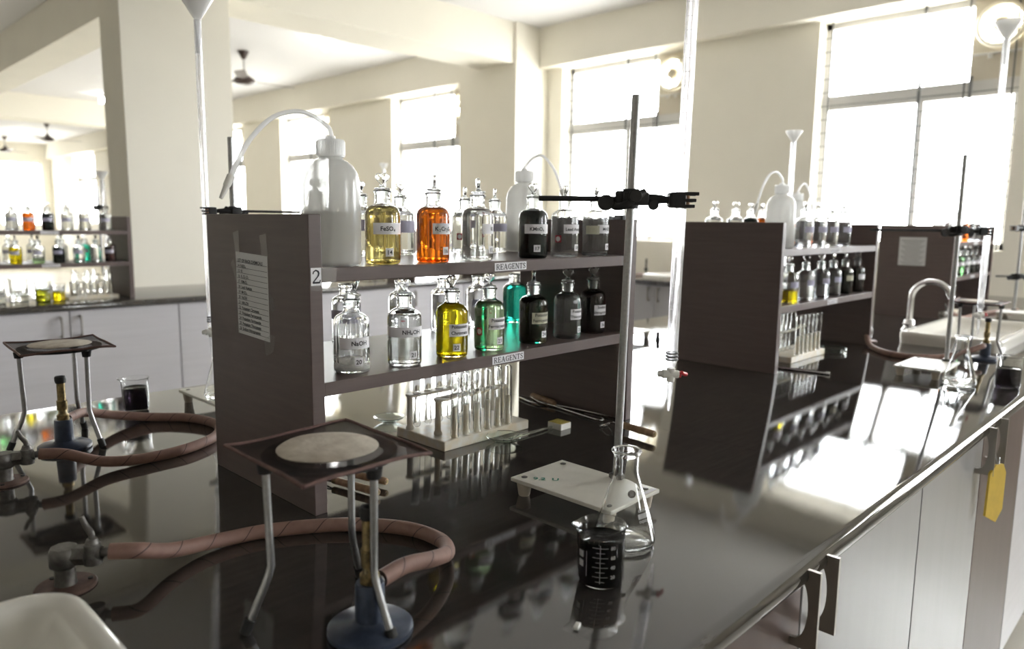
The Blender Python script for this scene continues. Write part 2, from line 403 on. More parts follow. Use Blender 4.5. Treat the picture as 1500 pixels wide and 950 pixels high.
# ------------------------------------------------------------------ the room (bench top = 0)
XW, CEIL, SOF, SILL = 5.65, 2.303, 1.93, .29
XL, YN, YF = -5.5, -4.2, 22.3
b = B(); box(b, XL, XW + .3, YN, YF + .3, -.95, -FLOOR); structure('floor', b, 'floor_tile')
b = B(); box(b, XL, XW + .3, YN, YF + .3, CEIL, CEIL + .1); structure('ceiling', b, 'ceiling_paint')
b = B(); box(b, XL - .2, XL, YN, YF, -FLOOR, CEIL); structure('wall_left', b, 'dull_paint')
NOPEN = [(3.3, 4.1)]
b = B(); xs = [XL] + [v for o in NOPEN for v in o] + [XW + .3]
for i in range(0, len(xs), 2): box(b, xs[i], xs[i + 1], YN - .25, YN, SILL, SOF)
box(b, XL, XW + .3, YN - .25, YN, -FLOOR, SILL); box(b, XL, XW + .3, YN - .25, YN, SOF, CEIL); structure('wall_near', b, 'dull_paint')
OPEN = [(-1.45, -.15), (1.08, 2.36), (3.52, 4.85), (6.26, 7.60), (9.02, 10.35), (11.55, 12.85), (14.6, 15.9), (18.85, 20.45)]
b = B()
ys = [YN] + [v for o in OPEN for v in o] + [YF]
for i in range(0, len(ys), 2): box(b, XW, XW + .28, ys[i], ys[i + 1], SILL, SOF)
box(b, XW, XW + .28, YN, YF, -FLOOR, SILL); box(b, XW, XW + .28, YN, YF, SOF, CEIL)
structure('wall_right', b, 'wall_paint')
b = B(); ex = (4.45, 5.43)
box(b, XL, ex[0], YF, YF + .28, -FLOOR, CEIL); box(b, ex[1], XW + .28, YF, YF + .28, -FLOOR, CEIL)
box(b, ex[0], ex[1], YF, YF + .28, -FLOOR, .2); box(b, ex[0], ex[1], YF, YF + .28, 1.85, CEIL); structure('wall_far', b, 'wall_paint')
b = B(); box(b, XW - .13, XW, YN, YF, SOF, CEIL); structure('beam_over_windows', b, 'wall_paint')
for i, y in enumerate((5.04, 13.4)):
    b = B(); box(b, 5.2, XW, y, y + .81, -FLOOR, CEIL); structure('pilaster', b, 'wall_paint')
    b = B(); box(b, 1.70, 2.40, y, y + .36, -FLOOR, CEIL); structure('pillar', b, 'wall_paint')
    b = B(); box(b, XL, 5.2, y + .03, y + .5, SOF, CEIL); structure('cross_beam', b, 'wall_paint')
b = B(); box(b, 1.98, 2.32, YN, YF, SOF + .001, CEIL); structure('long_beam', b, 'wall_paint')

def grid_window(n, y0, y1, fan=True):
    """aluminium window in the right wall: fixed light and fan panel above a transom, two sliding lights below"""
    xf = XW + .13; z0, z1 = SILL, SOF; ym = (y0 + y1) / 2 - .04; ys_ = y0 + .31
    f = B(); t = .045
    box(f, xf, xf + .06, y0, y1, z0, z0 + t); box(f, xf, xf + .06, y0, y1, z1 - t, z1)
    box(f, xf, xf + .06, y0, y0 + t, z0, z1); box(f, xf, xf + .06, y1 - t, y1, z0, z1)
    box(f, xf - .01, xf + .07, y0, y1, 1.30, 1.405, .004)
    box(f, xf, xf + .06, ym - .022, ym + .022, z0, 1.30)
    w = structure('window_%d' % n, f, 'window_metal')
    g = B(); box(g, xf + .028, xf + .032, y0 + .02, y1 - .02, z0 + .02, z1 - .02); part('pane', g, 'window_glass', w, smooth=False)
    r = B(); xg = xf - .035
    for y in (y0 + .055, ym, ys_ + .02, y1 - .055): rod(r, (xg, y, z0), (xg, y, z1 if y != ym else 1.31), .006, seg=6)
    z = z0 + .06
    while z < z1 - .03:
        rod(r, (xg, (y0 if z < 1.35 else ys_), z), (xg, y1, z), .0035, seg=6); z += .098
    for y in (ym, ys_ - .02): rod(r, (xg - .01, y, 1.29), (xg - .01, y, 1.43), .012, seg=6)
    rod(r, (xg, ym, 1.88), (xg, ym, z1), .010, seg=6)
    part('grille', r, 'dark_grille', w)
    # exhaust fan panel
    cy, cz, R = y0 + .145, 1.735, .125
    t_ = shape2d([[(y0 + .02, 1.405), (ys_, 1.405), (ys_, z1 - .01), (y0 + .02, z1 - .01)], circ(cy, cz, R)], .02)
    p = B(); paste(p, t_, Matrix(((0, 0, 1, xf + .0), (1, 0, 0, 0), (0, 1, 0, 0), (0, 0, 0, 1)))); part('fan_panel', p, 'fan_panel', w, smooth=False)
    return cy, cz, R, xf
def exhaust_fan(cy, cz, R, xf, label):
    e = thing('exhaust_fan', label, 'fan', (xf - .03, cy, cz), 0, 'exhaust fans in the windows')
    Mx = Matrix(((0, 0, 1, 0), (1, 0, 0, 0), (0, 1, 0, 0), (0, 0, 0, 1)))
    h = B(); rs = lathe(h, [(R - .004, -.05), (R + .012, -.05), (R + .02, -.03), (R + .006, .012), (R - .006, .012), (R - .004, -.05)], 36, M=Mx); part('housing', h, 'fan_plastic', e)
    k = B(); lathe(k, [(0, -.045), (.03, -.045), (.045, -.03), (.045, .02), (0, .02)], 24, M=Mx); part('hub', k, 'fan_panel', e)
    for i in range(5):
        d = B(); a = i * 2 * PI / 5
        pts = []
        for j in range(7):
            u = .04 + (R - .012 - .04) * j / 6; wd = .026 + .03 * j / 6
            pts.append([(u, s * wd, s * .018 * (1 - .3 * j / 6)) for s in (-1, 0, 1)])
        vv = [[d.verts.new(Matrix.Rotation(a, 3, 'Z') @ Vector(q)) for q in row] for row in pts]
        for r1, r2 in zip(vv, vv[1:]):
            for s in (0, 1): d.faces.new((r1[s], r1[s + 1], r2[s + 1], r2[s]))
        bmesh.ops.solidify(d, geom=list(d.faces), thickness=.002)
        for v in d.verts: v.co = Mx @ v.co
        part('blade', d, 'fan_plastic', e)
    s = B(); rod(s, (0, -R - .01, -.17), (0, R + .03, -.17), .008, seg=8)
    for y in (-.03, .05): rod(s, (-.005, y, -.20), (-.005, y, -.17), .014, seg=10)
    part('bracket', s, 'window_metal', e)
FAN_AT = {2: 'exhaust fan in the window above the sink bench, nearest to us', 3: 'exhaust fan in the window straight behind the nearest retort rod',
          4: 'exhaust fan in the first window past the wall pilaster', 5: 'exhaust fan in the second window past the wall pilaster'}
for i, (y0, y1) in enumerate(OPEN):
    a = grid_window(i + 1, y0, y1)
    if i + 1 in FAN_AT: exhaust_fan(*a, FAN_AT[i + 1])
    la = bpy.data.lights.new('daylight_portal', 'AREA'); la.shape = 'RECTANGLE'; la.size = SOF - SILL; la.size_y = y1 - y0; la.cycles.is_portal = True
    lo = bpy.data.objects.new('daylight_portal', la); COL.objects.link(lo); lo.location = (XW + .27, (y0 + y1) / 2, (SOF + SILL) / 2); lo.rotation_euler = (0, PI / 2, 0)
f = B()
for x in (ex[0], (ex[0] + ex[1]) / 2 - .02, ex[1] - .05): box(f, x, x + .05, YF + .1, YF + .15, .2, 1.85)
for z in (.2, 1.22, 1.80): box(f, ex[0], ex[1], YF + .1, YF + .15, z, z + .06)
w = structure('window_9', f, 'window_metal')
g = B(); box(g, ex[0] + .02, ex[1] - .02, YF + .122, YF + .126, .22, 1.83); part('pane', g, 'window_glass', w, smooth=False)

for i, (x0, x1) in enumerate(NOPEN):
    f = B(); ya, yb_ = YN - .16, YN - .11
    for x in (x0, (x0 + x1) / 2 - .022, x1 - .045): box(f, x, x + .045, ya, yb_, SILL, SOF)
    for z in (SILL, 1.30, SOF - .045): box(f, x0, x1, ya, yb_, z, z + .045)
    w = structure('window_%d' % (10 + i), f, 'window_metal')
    g = B(); box(g, x0 + .02, x1 - .02, YN - .137, YN - .133, SILL + .02, SOF - .02); part('pane', g, 'window_glass', w, smooth=False)
    la = bpy.data.lights.new('daylight_portal', 'AREA'); la.shape = 'RECTANGLE'; la.size = x1 - x0; la.size_y = SOF - SILL; la.cycles.is_portal = True
    lo = bpy.data.objects.new('daylight_portal', la); COL.objects.link(lo); lo.location = ((x0 + x1) / 2, YN - .24, (SOF + SILL) / 2); lo.rotation_euler = (PI / 2, 0, 0)
# ceiling fans and lamps
def ceiling_fan(x, y, rot, label, drop=.30):
    t = thing('ceiling_fan', label, 'fan', (x, y, CEIL), rot, 'brown ceiling fans')
    b = B(); lathe(b, [(0, 0), (.062, 0), (.06, -.012), (.022, -.085), (.014, -.09), (0, -.09)], 24); part('canopy', b, 'fan_brown', t)
    b = B(); rod(b, (0, 0, -.08), (0, 0, -drop + .06), .011); part('down_rod', b, 'steel', t)
    b = B(); lathe(b, [(0, -drop + .085), (.02, -drop + .085), (.036, -drop + .045), (.085, -drop + .015), (.115, -drop - .01), (.118, -drop - .035), (.095, -drop - .055), (.04, -drop - .065), (0, -drop - .065)], 32); part('motor', b, 'fan_brown', t)
    for k in range(3):
        b = B(); M = Matrix.Rotation(k * 2 * PI / 3, 4, 'Z')
        pr = [(.09, -.025), (.18, -.03), (.24, -.06), (.55, -.066), (.60, -.05), (.605, .03), (.57, .055), (.25, .055), (.18, .03), (.09, .025)]
        prism(b, pr, M @ Matrix.Translation((0, 0, -drop - .022)) @ Matrix.Rotation(.14, 4, 'X'), .005); part('blade', b, 'fan_blade', t)
ceiling_fan(4.04, 8.17, .0, 'brown ceiling fan hanging beyond the square pillar, closest and largest of the fans')
ceiling_fan(4.33, 17.2, -.1, 'small distant ceiling fan seen left of the pillar beside the round glowing lamp')
ceiling_fan(4.37, 20.9, .6, 'farthest ceiling fan, at the left edge of the view')
def lamp(x, y, label):
    t = thing('pendant_lamp', label, 'lamp', (x, y, CEIL), 0, 'glowing lamps under the ceiling')
    b = B(); lathe(b, [(0, 0), (.03, 0), (.03, -.015), (.02, -.04), (0, -.04)], 16); part('lamp_holder', b, 'white_plastic', t)
    b = B(); lathe(b, [(0, -.035), (.018, -.037), (.03, -.055), (.03, -.12), (.02, -.135), (0, -.138)], 20); part('bulb', b, 'lamp_glow', t)
lamp(4.30, 6.9, 'glowing lamp under the ceiling near the closest ceiling fan')
lamp(3.93, 12.6, 'glowing lamp against the left side of the pillar')
lamp(4.33, 19.0, 'glowing lamp between the two distant ceiling fans')

# ------------------------------------------------------------------ worktops and cabinets
def slab(bm, x0, x1, y0, y1, th=.034, nose_front=True, nose_back=False):
    r = th / 2; P = []
    if nose_front: P += [(y0 + r - r * math.sin(PI * k / 10), -r + r * math.cos(PI * k / 10)) for k in range(11)]
    else: P += [(y0, 0), (y0, -th)]
    if nose_back: P += [(y1 - r + r * math.sin(PI * k / 10), -r - r * math.cos(PI * k / 10)) for k in range(11)]
    else: P += [(y1, -th), (y1, 0)]
    prism(bm, P, Matrix(((0, 0, 1, x0), (1, 0, 0, 0), (0, 1, 0, 0), (0, 0, 0, 1))), x1 - x0)
SX0, SX1, SY0, SY1 = -.42, .205, .535, .875       # near sink (cut-out not needed: the basin stands on the top)
t = thing('worktop', 'long polished black granite worktop of the near bench with rounded front edge', 'worktop')
for x0, x1 in ((-1.6, 1.3445), (1.3455, 3.099), (3.10, 4.915)):
    b = B(); slab(b, x0, x1, .357, 1.96, nose_back=True); part('granite_slab', b, 'granite', t, angle=.5)
t = thing('worktop', 'black granite worktop of the second bench, in front of the square pillar', 'worktop')
b = B(); slab(b, -3.5, 4.915, 4.25, 5.039); part('granite_slab', b, 'granite', t, angle=.5)
t = thing('worktop', 'narrow stone worktop running along the window wall', 'worktop')
b = B(); prism(b, [(4.92, 0), (4.92, -.034), (XW, -.034), (XW, 0)], Matrix(((1, 0, 0, 0), (0, 0, 1, YN + .02), (0, 1, 0, 0), (0, 0, 0, 1))), 5.038 - YN - .02); part('granite_slab', b, 'granite', t, smooth=False)

def dhandle(parent, x, yd, s, z, h=.112, d=.036):
    """flat D-shaped handle plate standing out from a door; s = -1 towards -y"""
    P = [(0, h / 2), (d, h / 2), (d, -h / 2), (0, -h / 2), (0, -h * .4)]
    P += [(d * .62 * math.sin(PI * k / 14) ** .7, -h * .4 * math.cos(PI * k / 14)) for k in range(1, 14)] + [(0, h * .4)]
    b = B(); M = Matrix(((0, 0, 1, x - .003), (s, 0, 0, yd), (0, 1, 0, z), (0, 0, 0, 1))); prism(b, P, M, .006)
    part('handle', b, 'steel_handle', parent, smooth=False)
def cabinet(label, x0, x1, yd, s, doors, depth=.5, hz=-.064, group=None):
    """doors: list of (x0, x1, material, handle x or None); door face at y = yd, looking along s"""
    t = thing('base_cabinet', label, 'cabinet', ((x0 + x1) / 2, yd - s * depth / 2, -FLOOR), 0, group)
    ox, oy = (x0 + x1) / 2, yd - s * depth / 2
    b = B(); ya, yb = sorted((yd - s * .02, yd - s * depth)); box(b, x0 + .001 - ox, x1 - .001 - ox, ya - oy, yb - oy, .08, FLOOR - .036)
    ya, yb = sorted((yd - s * .06, yd - s * (depth - .05))); box(b, x0 + .02 - ox, x1 - .02 - ox, ya - oy, yb - oy, 0, .08); part('body', b, 'carcass', t, smooth=False)
    for a, c, m, hx in doors:
        b = B(); ya, yb = sorted((yd, yd - s * .018)); box(b, a + .0025 - ox, c - .0025 - ox, ya - oy, yb - oy, .085, FLOOR - .04, .0015)
        d = part('door', b, m, t, smooth=False)
        if hx is not None: dhandle(d, hx - ox, yd - oy, s, FLOOR + hz)
G = 'base cabinets under the near bench'
FY = .378
cabinet('nearest cabinet under the black bench, brown door beside beige door, no tag', .42, 1.5105, FY, -1, [(.42, .966, 'brown_door', .935), (.966, 1.5105, 'beige_door', .998)], group=G)
cabinet('cabinet under the black bench with the yellow tag hanging from its handle', 1.5115, 2.47, FY, -1, [(1.5115, 1.985, 'beige_door', 1.928), (1.985, 2.47, 'brown_door', 2.042)], group=G)
cabinet('pale cabinet at the far right end of the black bench', 2.471, 3.6, FY, -1, [(2.471, 3.035, 'white_door', 3.0), (3.035, 3.6, 'white_door', 3.07)], group=G)
cabinet('pale cabinet beside the window wall end of the black bench', 3.601, 4.9, FY, -1, [(3.601, 4.25, 'white_door', 4.21), (4.25, 4.9, 'white_door', 4.29)], group=G)
cabinet('cabinet under the near sink end of the black bench', -1.55, .419, FY, -1, [(-1.55, -.57, 'beige_door', -.61), (-.57, .419, 'beige_door', -.53)], group=G)
for i, (a, c) in enumerate(((-1.55, .6), (.601, 2.75), (2.751, 4.9))):
    m_ = (a + c) / 2
    cabinet('white cabinet on the aisle side of the near bench, %s' % ('at its near end', 'in its middle', 'at its window end')[i], a, c, 1.92, 1, [(a, m_, 'white_door', m_ - .04), (m_, c, 'white_door', m_ + .04)], group='aisle side cabinets')
G = 'white cabinets under the second bench'
for i, a in enumerate((-1.66, -.55, .565, 1.675, 2.785, 3.86)):
    c = (-.55, .565, 1.675, 2.785, 3.86, 4.9)[i] - .001; m_ = a + .555 if i < 4 else (a + c) / 2
    lab = ('white cabinet far left under the second bench', 'white cabinet left of the pair of handles beyond the back gauze', 'white cabinet whose two handles show above the back wire gauze', 'white cabinet behind the brown rack, under the square pillar',
           'white cabinet seen through the open shelves of the near rack', 'white cabinet at the window end of the second bench')[i]
    cabinet(lab, a, c, 4.285, -1, [(a, m_, 'white_door', m_ - .045), (m_, c, 'white_door', m_ + .045)], depth=.72, hz=-.12, group=G)
# cabinets under the window worktop (faces look along -x)
def side_cabinet(label, y0, y1):
    t = thing('base_cabinet', label, 'cabinet', (5.3, (y0 + y1) / 2, -FLOOR), 0, 'cabinets under the window worktop'); oy = (y0 + y1) / 2
    b = B(); box(b, -.33, .34, y0 + .001 - oy, y1 - .001 - oy, 0, FLOOR - .036); part('body', b, 'carcass', t, smooth=False)
    for k in (0, 1):
        b = B(); a = y0 + (y1 - y0) / 2 * k; box(b, -.35, -.331, a + .003 - oy, a + (y1 - y0) / 2 - .003 - oy, .09, FLOOR - .04, .0015); d = part('door', b, 'beige_door', t, smooth=False)
        b = B(); yy = (y0 + y1) / 2 + (.045 if k else -.045) - oy
        prism(b, [(0, .055), (.034, .055), (.034, -.055), (0, -.055)] + [(.024 * math.sin(PI * q / 12), -.045 * math.cos(PI * q / 12)) for q in range(13)], Matrix(((-1, 0, 0, -.35), (0, 0, 1, yy), (0, 1, 0, FLOOR - .11), (0, 0, 0, 1))), .006); part('handle', b, 'steel_handle', d, smooth=False)
side_cabinet('beige cabinet under the window worktop, seen between the two nearer racks', 2.70, 3.80)
side_cabinet('beige cabinet under the window worktop near the second bench', 3.801, 4.85)
side_cabinet('beige cabinet under the window worktop next to the near bench', 1.98, 2.699)

# ------------------------------------------------------------------ reagent racks
RH, RD, RL, RT, ZU, ZL = .4485, .335, .810, .0212, .371, .2007
def rack(label, x, y, number=False, notice=True, reagents=True, blur=False):
    t = thing('reagent_rack', label, 'rack', (x, y, 0), 0, 'brown reagent racks')
    for a in (0, RL - RT):
        b = B(); box(b, a, a + RT, 0, RD, 0, RH, .0012); part('side_panel', b, 'brown_laminate', t, smooth=False)
    for z in (ZU, ZL):
        b = B(); box(b, RT, RL - RT, .001, RD - .001, z - RT, z, .0012); s = part('shelf', b, 'brown_laminate', t, smooth=False)
        if reagents:
            w = .083; cx = .414 - .004 * (z == ZL); b = B(); M = plane_M((cx, .0004, z - .0105), (1, 0, .012), (-.012, 0, 1))
            for q, mt, h in (((-.5 * w, .5 * w), 0, .0075),):
                vs = [b.verts.new(M @ Vector((p, r, 0))) for p, r in ((q[0], -h), (q[1], -h), (q[1], h), (q[0], h))]; b.faces.new(vs).material_index = 0
            serif(b, 'REAGENTS', .0098, plane_M((cx, .0001, z - .0105), (1, 0, .012), (-.012, 0, 1)))
            part('reagents_strip', b, ['paper', 'ink'], s, 'white paper strip printed REAGENTS', smooth=False, normals=False)
    if number:
        b = B(); M = plane_M((.0108, -.0004, .359), (1, 0, 0), (0, 0, 1))
        b.faces.new([b.verts.new(M @ Vector(p)) for p in ((-.0085, -.013, 0), (.0085, -.013, 0), (.0085, .013, 0), (-.0085, .013, 0))])
        serif(b, '2', .0195, plane_M((.0108, -.0007, .359), (1, 0, 0), (0, 0, 1))); part('number_tag', b, ['paper', 'ink'], t, 'white paper tag with the number 2', smooth=False, normals=False)
        b = B()
        for P in (((.001, .339), (.046, .337), (.047, .346), (.0015, .347)), ((.0195, .347), (.043, .345), (.045, .372), (.0195, .374))):
            b.faces.new([b.verts.new((p, -.0011, q)) for p, q in P])
        part('clear_tape', b, 'tape', t, 'clear sticky tape', smooth=False, normals=False)
    if notice:
        big = notice == 'list'
        y0, y1, z0, z1 = (.121, .228, .2535, .388) if big else (.117, .24, .252, .39)
        b = B(); sh = .004 if big else 0
        b.faces.new([b.verts.new(p) for p in ((-.0006, y1, z0 - sh * 0), (-.0006, y0, z0 - sh), (-.0006, y0, z1 - sh), (-.0006, y1, z1))]); mt = ['notice_paper', 'ink']
        M = lambda yy, zz: plane_M((-.0009, yy, zz), (0, -1, -.035 if big else 0), (0, -.035 if big else 0, 1))
        rows = ['LIST OF RACK CHEMICALS', '14  FeSO_4', '15  KI', '16  K_2Cr_2O_7', '17  KMnO_4', '18  Lead Acetate', '19  MgSO_4', '20  NaOH', '21  NH_4OH', '22  Potassium Chromate', '23  Potassium Ferrocyanide', '24  Potassium Ferricyanide', '25  Potassium Thiocyanate', '26  Sodium Nitroprusside']
        st = (z1 - z0 - .014) / len(rows)
        for k, r in enumerate(rows):
            zz = z1 - .012 - k * st
            if big:
                put_text(b, r, .0068 if k else .0072, M(y1 - .006, zz - .004), 1, 0.)
                mm = M((y0 + y1) / 2, zz - .0065); L = (y1 - y0) / 2 - .002
                b.faces.new([b.verts.new(mm @ Vector(p)) for p in ((-L, -.0003, 0), (L, -.0003, 0), (L, .0003, 0), (-L, .0003, 0))]).material_index = 1
            else:
                mm = M((y0 + y1) / 2, zz - .004); L = (y1 - y0) / 2 - .008 - .01 * (k % 3)
                b.faces.new([b.verts.new(mm @ Vector(p)) for p in ((-L, -.0008, 0), (L, -.0008, 0), (L, .0008, 0), (-L, .0008, 0))]).material_index = 1
        part('paper_notice', b, mt, t, 'printed paper list taped to the end panel', smooth=False, normals=False)
        if big:
            for P in (((.234, .418), (.213, .423), (.212, .384), (.226, .384)), ((.143, .415), (.122, .419), (.118, .384), (.138, .386)), ((.118, .262), (.104, .262), (.110, .236), (.134, .226), (.140, .252)),
                      ((.246, .368), (.236, .376), (.226, .352), (.228, .336)), ((.236, .268), (.225, .272), (.224, .252), (.240, .256)), ((.120, .33), (.103, .318), (.100, .305), (.112, .296), (.12, .302))):
                b = B(); b.faces.new([b.verts.new((-.0012, p, q)) for p, q in P])
                part('clear_tape', b, 'tape', t, 'clear sticky tape', smooth=False, normals=False)
    return t
R1X, R1Y = .5553, .947
R2X, R3X = 2.099, 3.985
rack('nearest brown reagent rack with the number 2 and a paper list on its end', R1X, R1Y, True, 'list')
rack('brown reagent rack in the middle of the black bench, plain end panel', R2X, R1Y, False, False)
rack('brown reagent rack beyond the white sink and steel tap, with a white notice', R3X, R1Y + .012, False, 'plain')
rack('brown reagent rack on the second bench, left of the square pillar', .672, 4.40, False, False)
rack('brown reagent rack on the second bench, seen behind the nearest bottles', 3.46, 4.40, False, False)

# ------------------------------------------------------------------ reagent bottles
def heart(w):
    P = []
    for i in range(26):
        t = 2 * PI * i / 26; P.append((16 * math.sin(t) ** 3 / 32 * w, (13 * math.cos(t) - 5 * math.cos(2 * t) - 2 * math.cos(3 * t) - math.cos(4 * t)) / 32 * w))
    return P[::-1]
def flute(rings, seg):
    if seg < 80: return
    for ring in rings:
        for v in ring:
            r = math.hypot(v.co.x, v.co.y)
            if r > .02 and .0055 < v.co.z < .0875:
                a = math.atan2(v.co.y, v.co.x); f_ = 1 + (.011 * math.cos(19 * a) + .006 * math.cos(11 * a + 1.)) * (.5 if v.co.z > .083 or v.co.z < .0062 else 1.); v.co.x *= f_; v.co.y *= f_
def zs(z): return z if z < .02 else .02 + (z - .02) * .92
def m_body(k, seg):
    def f():
        o = [(0, .002), (.020, 0), (.026, .0005), (.0285, .003), (.029, .008), (.029, .082), (.0285, .088), (.0265, .0935), (.0222, .098), (.0165, .101), (.0134, .1035), (.0124, .107), (.0122, .112), (.0132, .113), (.0132, .115), (.0122, .116), (.0126, .1185), (.0142, .1222), (.0153, .1242), (.0149, .1260), (.0128, .1265)]
        i = [(.0104, .123), (.0093, .108), (.0104, .1035), (.0160, .0983), (.0225, .0940), (.0252, .0890), (.0262, .082), (.0262, .010), (.024, .006), (.018, .0045), (0, .0055)]
        b = B(); rs = lathe(b, [(r * k, zs(z)) for r, z in o + i], seg); flute(rs[len(o):], seg); return finish(b, 'glass_body', 'glass', angle=1.2)
    return cached(('body', k, seg), f)
def m_liquid(k, seg, level, mat):
    def f():
        p = [(0, .0052), (.018, .0042), (.0242, .0057), (.0264, .0098)]
        top = [(.0264, .082), (.0254, .0891), (.0227, .0942), (.0162, .0985)]
        p += [q for q in top if q[1] < level - .001]
        if level > .0985: p += [(.0106, .1036), (.0100, level), (0, level)]
        else:
            r = .0264
            for (r0, z0), (r1, z1) in zip(top, top[1:]):
                if z0 <= level <= z1: r = r0 + (r1 - r0) * (level - z0) / (z1 - z0)
            p += [(r, level - .0004), (r - .0012, level - .001), (0, level - .001)]
        b = B(); rs = lathe(b, [(r * k, zs(z)) for r, z in p], seg); flute(rs, seg); return finish(b, 'liquid', mat, angle=1.)
    return cached(('liq', k, seg, level, mat), f)
def m_stopper(k, seg):
    def f():
        b = B(); lathe(b, [(0, .097), (.0082, .097), (.0100, .1140), (.0108, .1184), (0, .1184)], seg, mat=1)
        lathe(b, [(0, .1178), (.009, .1180), (.0128, .1192), (.0132, .1204), (.0124, .1217), (.0060, .1227), (.0042, .1250), (.0046, .1265), (0, .1270)], seg)
        t = shape2d([heart(.0205)], .0058, .0012); paste(b, t, Matrix(((1, 0, 0, 0), (0, 0, -1, 0), (0, 1, 0, .1362), (0, 0, 0, 1))))
        return finish(b, 'stopper', ['glass', 'ground_glass'], angle=.9)
    return cached(('stop', k, seg), f)
def curved(b, r, c, half, z0, z1, mat, n=14, tilt=0.):
    a0, a1 = c - half, c + half
    lo, hi = [], []
    for i in range(n + 1):
        a = a0 + (a1 - a0) * i / n; dz = tilt * (i / n - .5)
        lo.append(b.verts.new((r * math.cos(a), r * math.sin(a), z0 + dz))); hi.append(b.verts.new((r * math.cos(a), r * math.sin(a), z1 + dz)))
    for i in range(n): b.faces.new((lo[i], lo[i + 1], hi[i + 1], hi[i])).material_index = mat
def curved_text(b, s, size, r, c, z, mat, tilt=0.):
    V, F, w = textgeo(s, size)
    vs = [b.verts.new((r * math.cos(c + x / r), r * math.sin(c + x / r), z + y + tilt * x)) for x, y in V]
    for p in F:
        try: b.faces.new([vs[k] for k in p]).material_index = mat
        except ValueError: pass
def rad(a): return a * PI / 180
def bottle(x, y, z, desc, liq=None, level=.097, text=None, num=None, lc=265, half=52, tc=None, nc=258, paper='paper', lz=(.048, .066), srot=0., stilt=0., stopper=True, sticker=None, extra=None, pellets=False, k=.98, seg=36, group='glass-stoppered reagent bottles', tsize=None, rot=0., name='reagent_bottle'):
    t = thing(name, desc, 'bottle', (x, y, z), rot, group)
    link(m_body(k, seg), 'glass_body', t)
    if liq: link(m_liquid(k, seg, level, 'liq_' + liq), 'liquid', t)
    if pellets:
        def f():
            b = B(); n = 40
            rs = lathe(b, [(0, .0052), (.018, .0042), (.0242, .0057), (.0263, .0098), (.0263, .0165), (.018, .0185), (.009, .020), (0, .0205)], n)
            for ring in rs[4:]:
                for v in ring: v.co.z += random.uniform(-.0015, .0015)
            return finish(b, 'white_pellets', 'pellets', angle=.3)
        link(cached('pellets', f), 'white_pellets', t)
    if stopper:
        from mathutils import Euler
        P0 = Vector((0, 0, .113)); E_ = Euler((stilt, stilt * .6, srot)); off = P0 - E_.to_matrix() @ P0
        if stilt: off += Vector((.002, 0, .001 + abs(stilt) * .02))
        link(m_stopper(k, seg), 'stopper', t, off, E_)
    r = .029 * k + .00035
    if text is not None:
        def f():
            b = B(); z0, z1 = lz; curved(b, r, rad(lc), rad(half), z0, z1, 0)
            if text:
                n = len(text); sz = tsize or (.0098 if n == 1 else .0085)
                for i, s in enumerate(text): curved_text(b, s, sz, r + .0003, rad(tc if tc is not None else lc), z1 - (z1 - z0) * (i + .68 if n > 1 else .66) / n - (.0 if n > 1 else .0005), 1)
            return finish(b, 'label', [paper, 'ink'], normals=False)
        key = ('label', tuple(text), lc, half, paper, lz, k) if not text else None
        link(cached(key, f) if key else f(), 'label', t)
    if num:
        b = B(); curved(b, r + .0001, rad(nc), .24, .0130, .0262, 0, 6); curved_text(b, str(num), .0098, r + .0004, rad(nc), .0161, 1)
        part('number_label', b, ['paper', 'ink'], t, 'small white label with the number %s' % num, normals=False)
    if extra:
        b = B(); curved(b, r, rad(extra[0]), rad(extra[1]), lz[0] - .002, lz[1] - .002, 0); part('old_label', b, extra[2], t, 'faded older label', normals=False)
    if sticker is not None:
        b = B(); c = rad(sticker); curved(b, r, c, .24, .030, .044, 0, 6)
        V = [(r + .0003, c + .17 * math.cos(a), .037 + .0052 * math.sin(a)) for a in [2 * PI * i / 18 for i in range(18)]]
        b.faces.new([b.verts.new((q * math.cos(a), q * math.sin(a), zz)) for q, a, zz in V]).material_index = 1
        part('sticker', b, ['red_ink', 'paper'], t, 'small square sticker with red border', normals=False)
    return t
y1 = .992
FRONT = dict(seg=96)
# upper shelf, front row
bottle(.717, y1, ZU, 'amber yellow bottle labelled FeSO4, number 14', 'amber', .0985, ['FeSO_4'], 14, 258, 55, 252, 256, srot=rad(-35), **FRONT)
bottle(.822, y1, ZU, 'orange bottle labelled K2Cr2O7, number 16', 'orange', .0985, ['K_2Cr_2O_7'], 16, 283, 54, 275, 280, srot=rad(50), stilt=.06, **FRONT)
bottle(.927, y1, ZU, 'clear bottle labelled KI, number 15', 'water', .0985, ['KI'], 15, 298, 54, 290, 285, srot=rad(52), stilt=-.05, **FRONT)
bottle(1.076, y1, ZU, 'purple-black bottle labelled KMnO4, number 17', 'purple_black', .098, ['KMnO_4'], 17, 246, 58, 240, 240, srot=rad(-20), **FRONT)
bottle(1.172, y1, ZU, 'clear bottle labelled Lead Acetate with a red sticker, number 18', 'grey_water', .088, ['Lead Acetate'], 18, 270, 54, 270, 279, srot=rad(60), sticker=193, tsize=.0088, **FRONT)
bottle(1.274, y1, ZU, 'grey bottle labelled MgSO4, number 19, at the right end of the upper shelf', 'grey_water', .088, ['MgSO_4'], 19, 282, 54, 278, 281, srot=rad(58), extra=(205, 30, 'old_paper'), **FRONT)
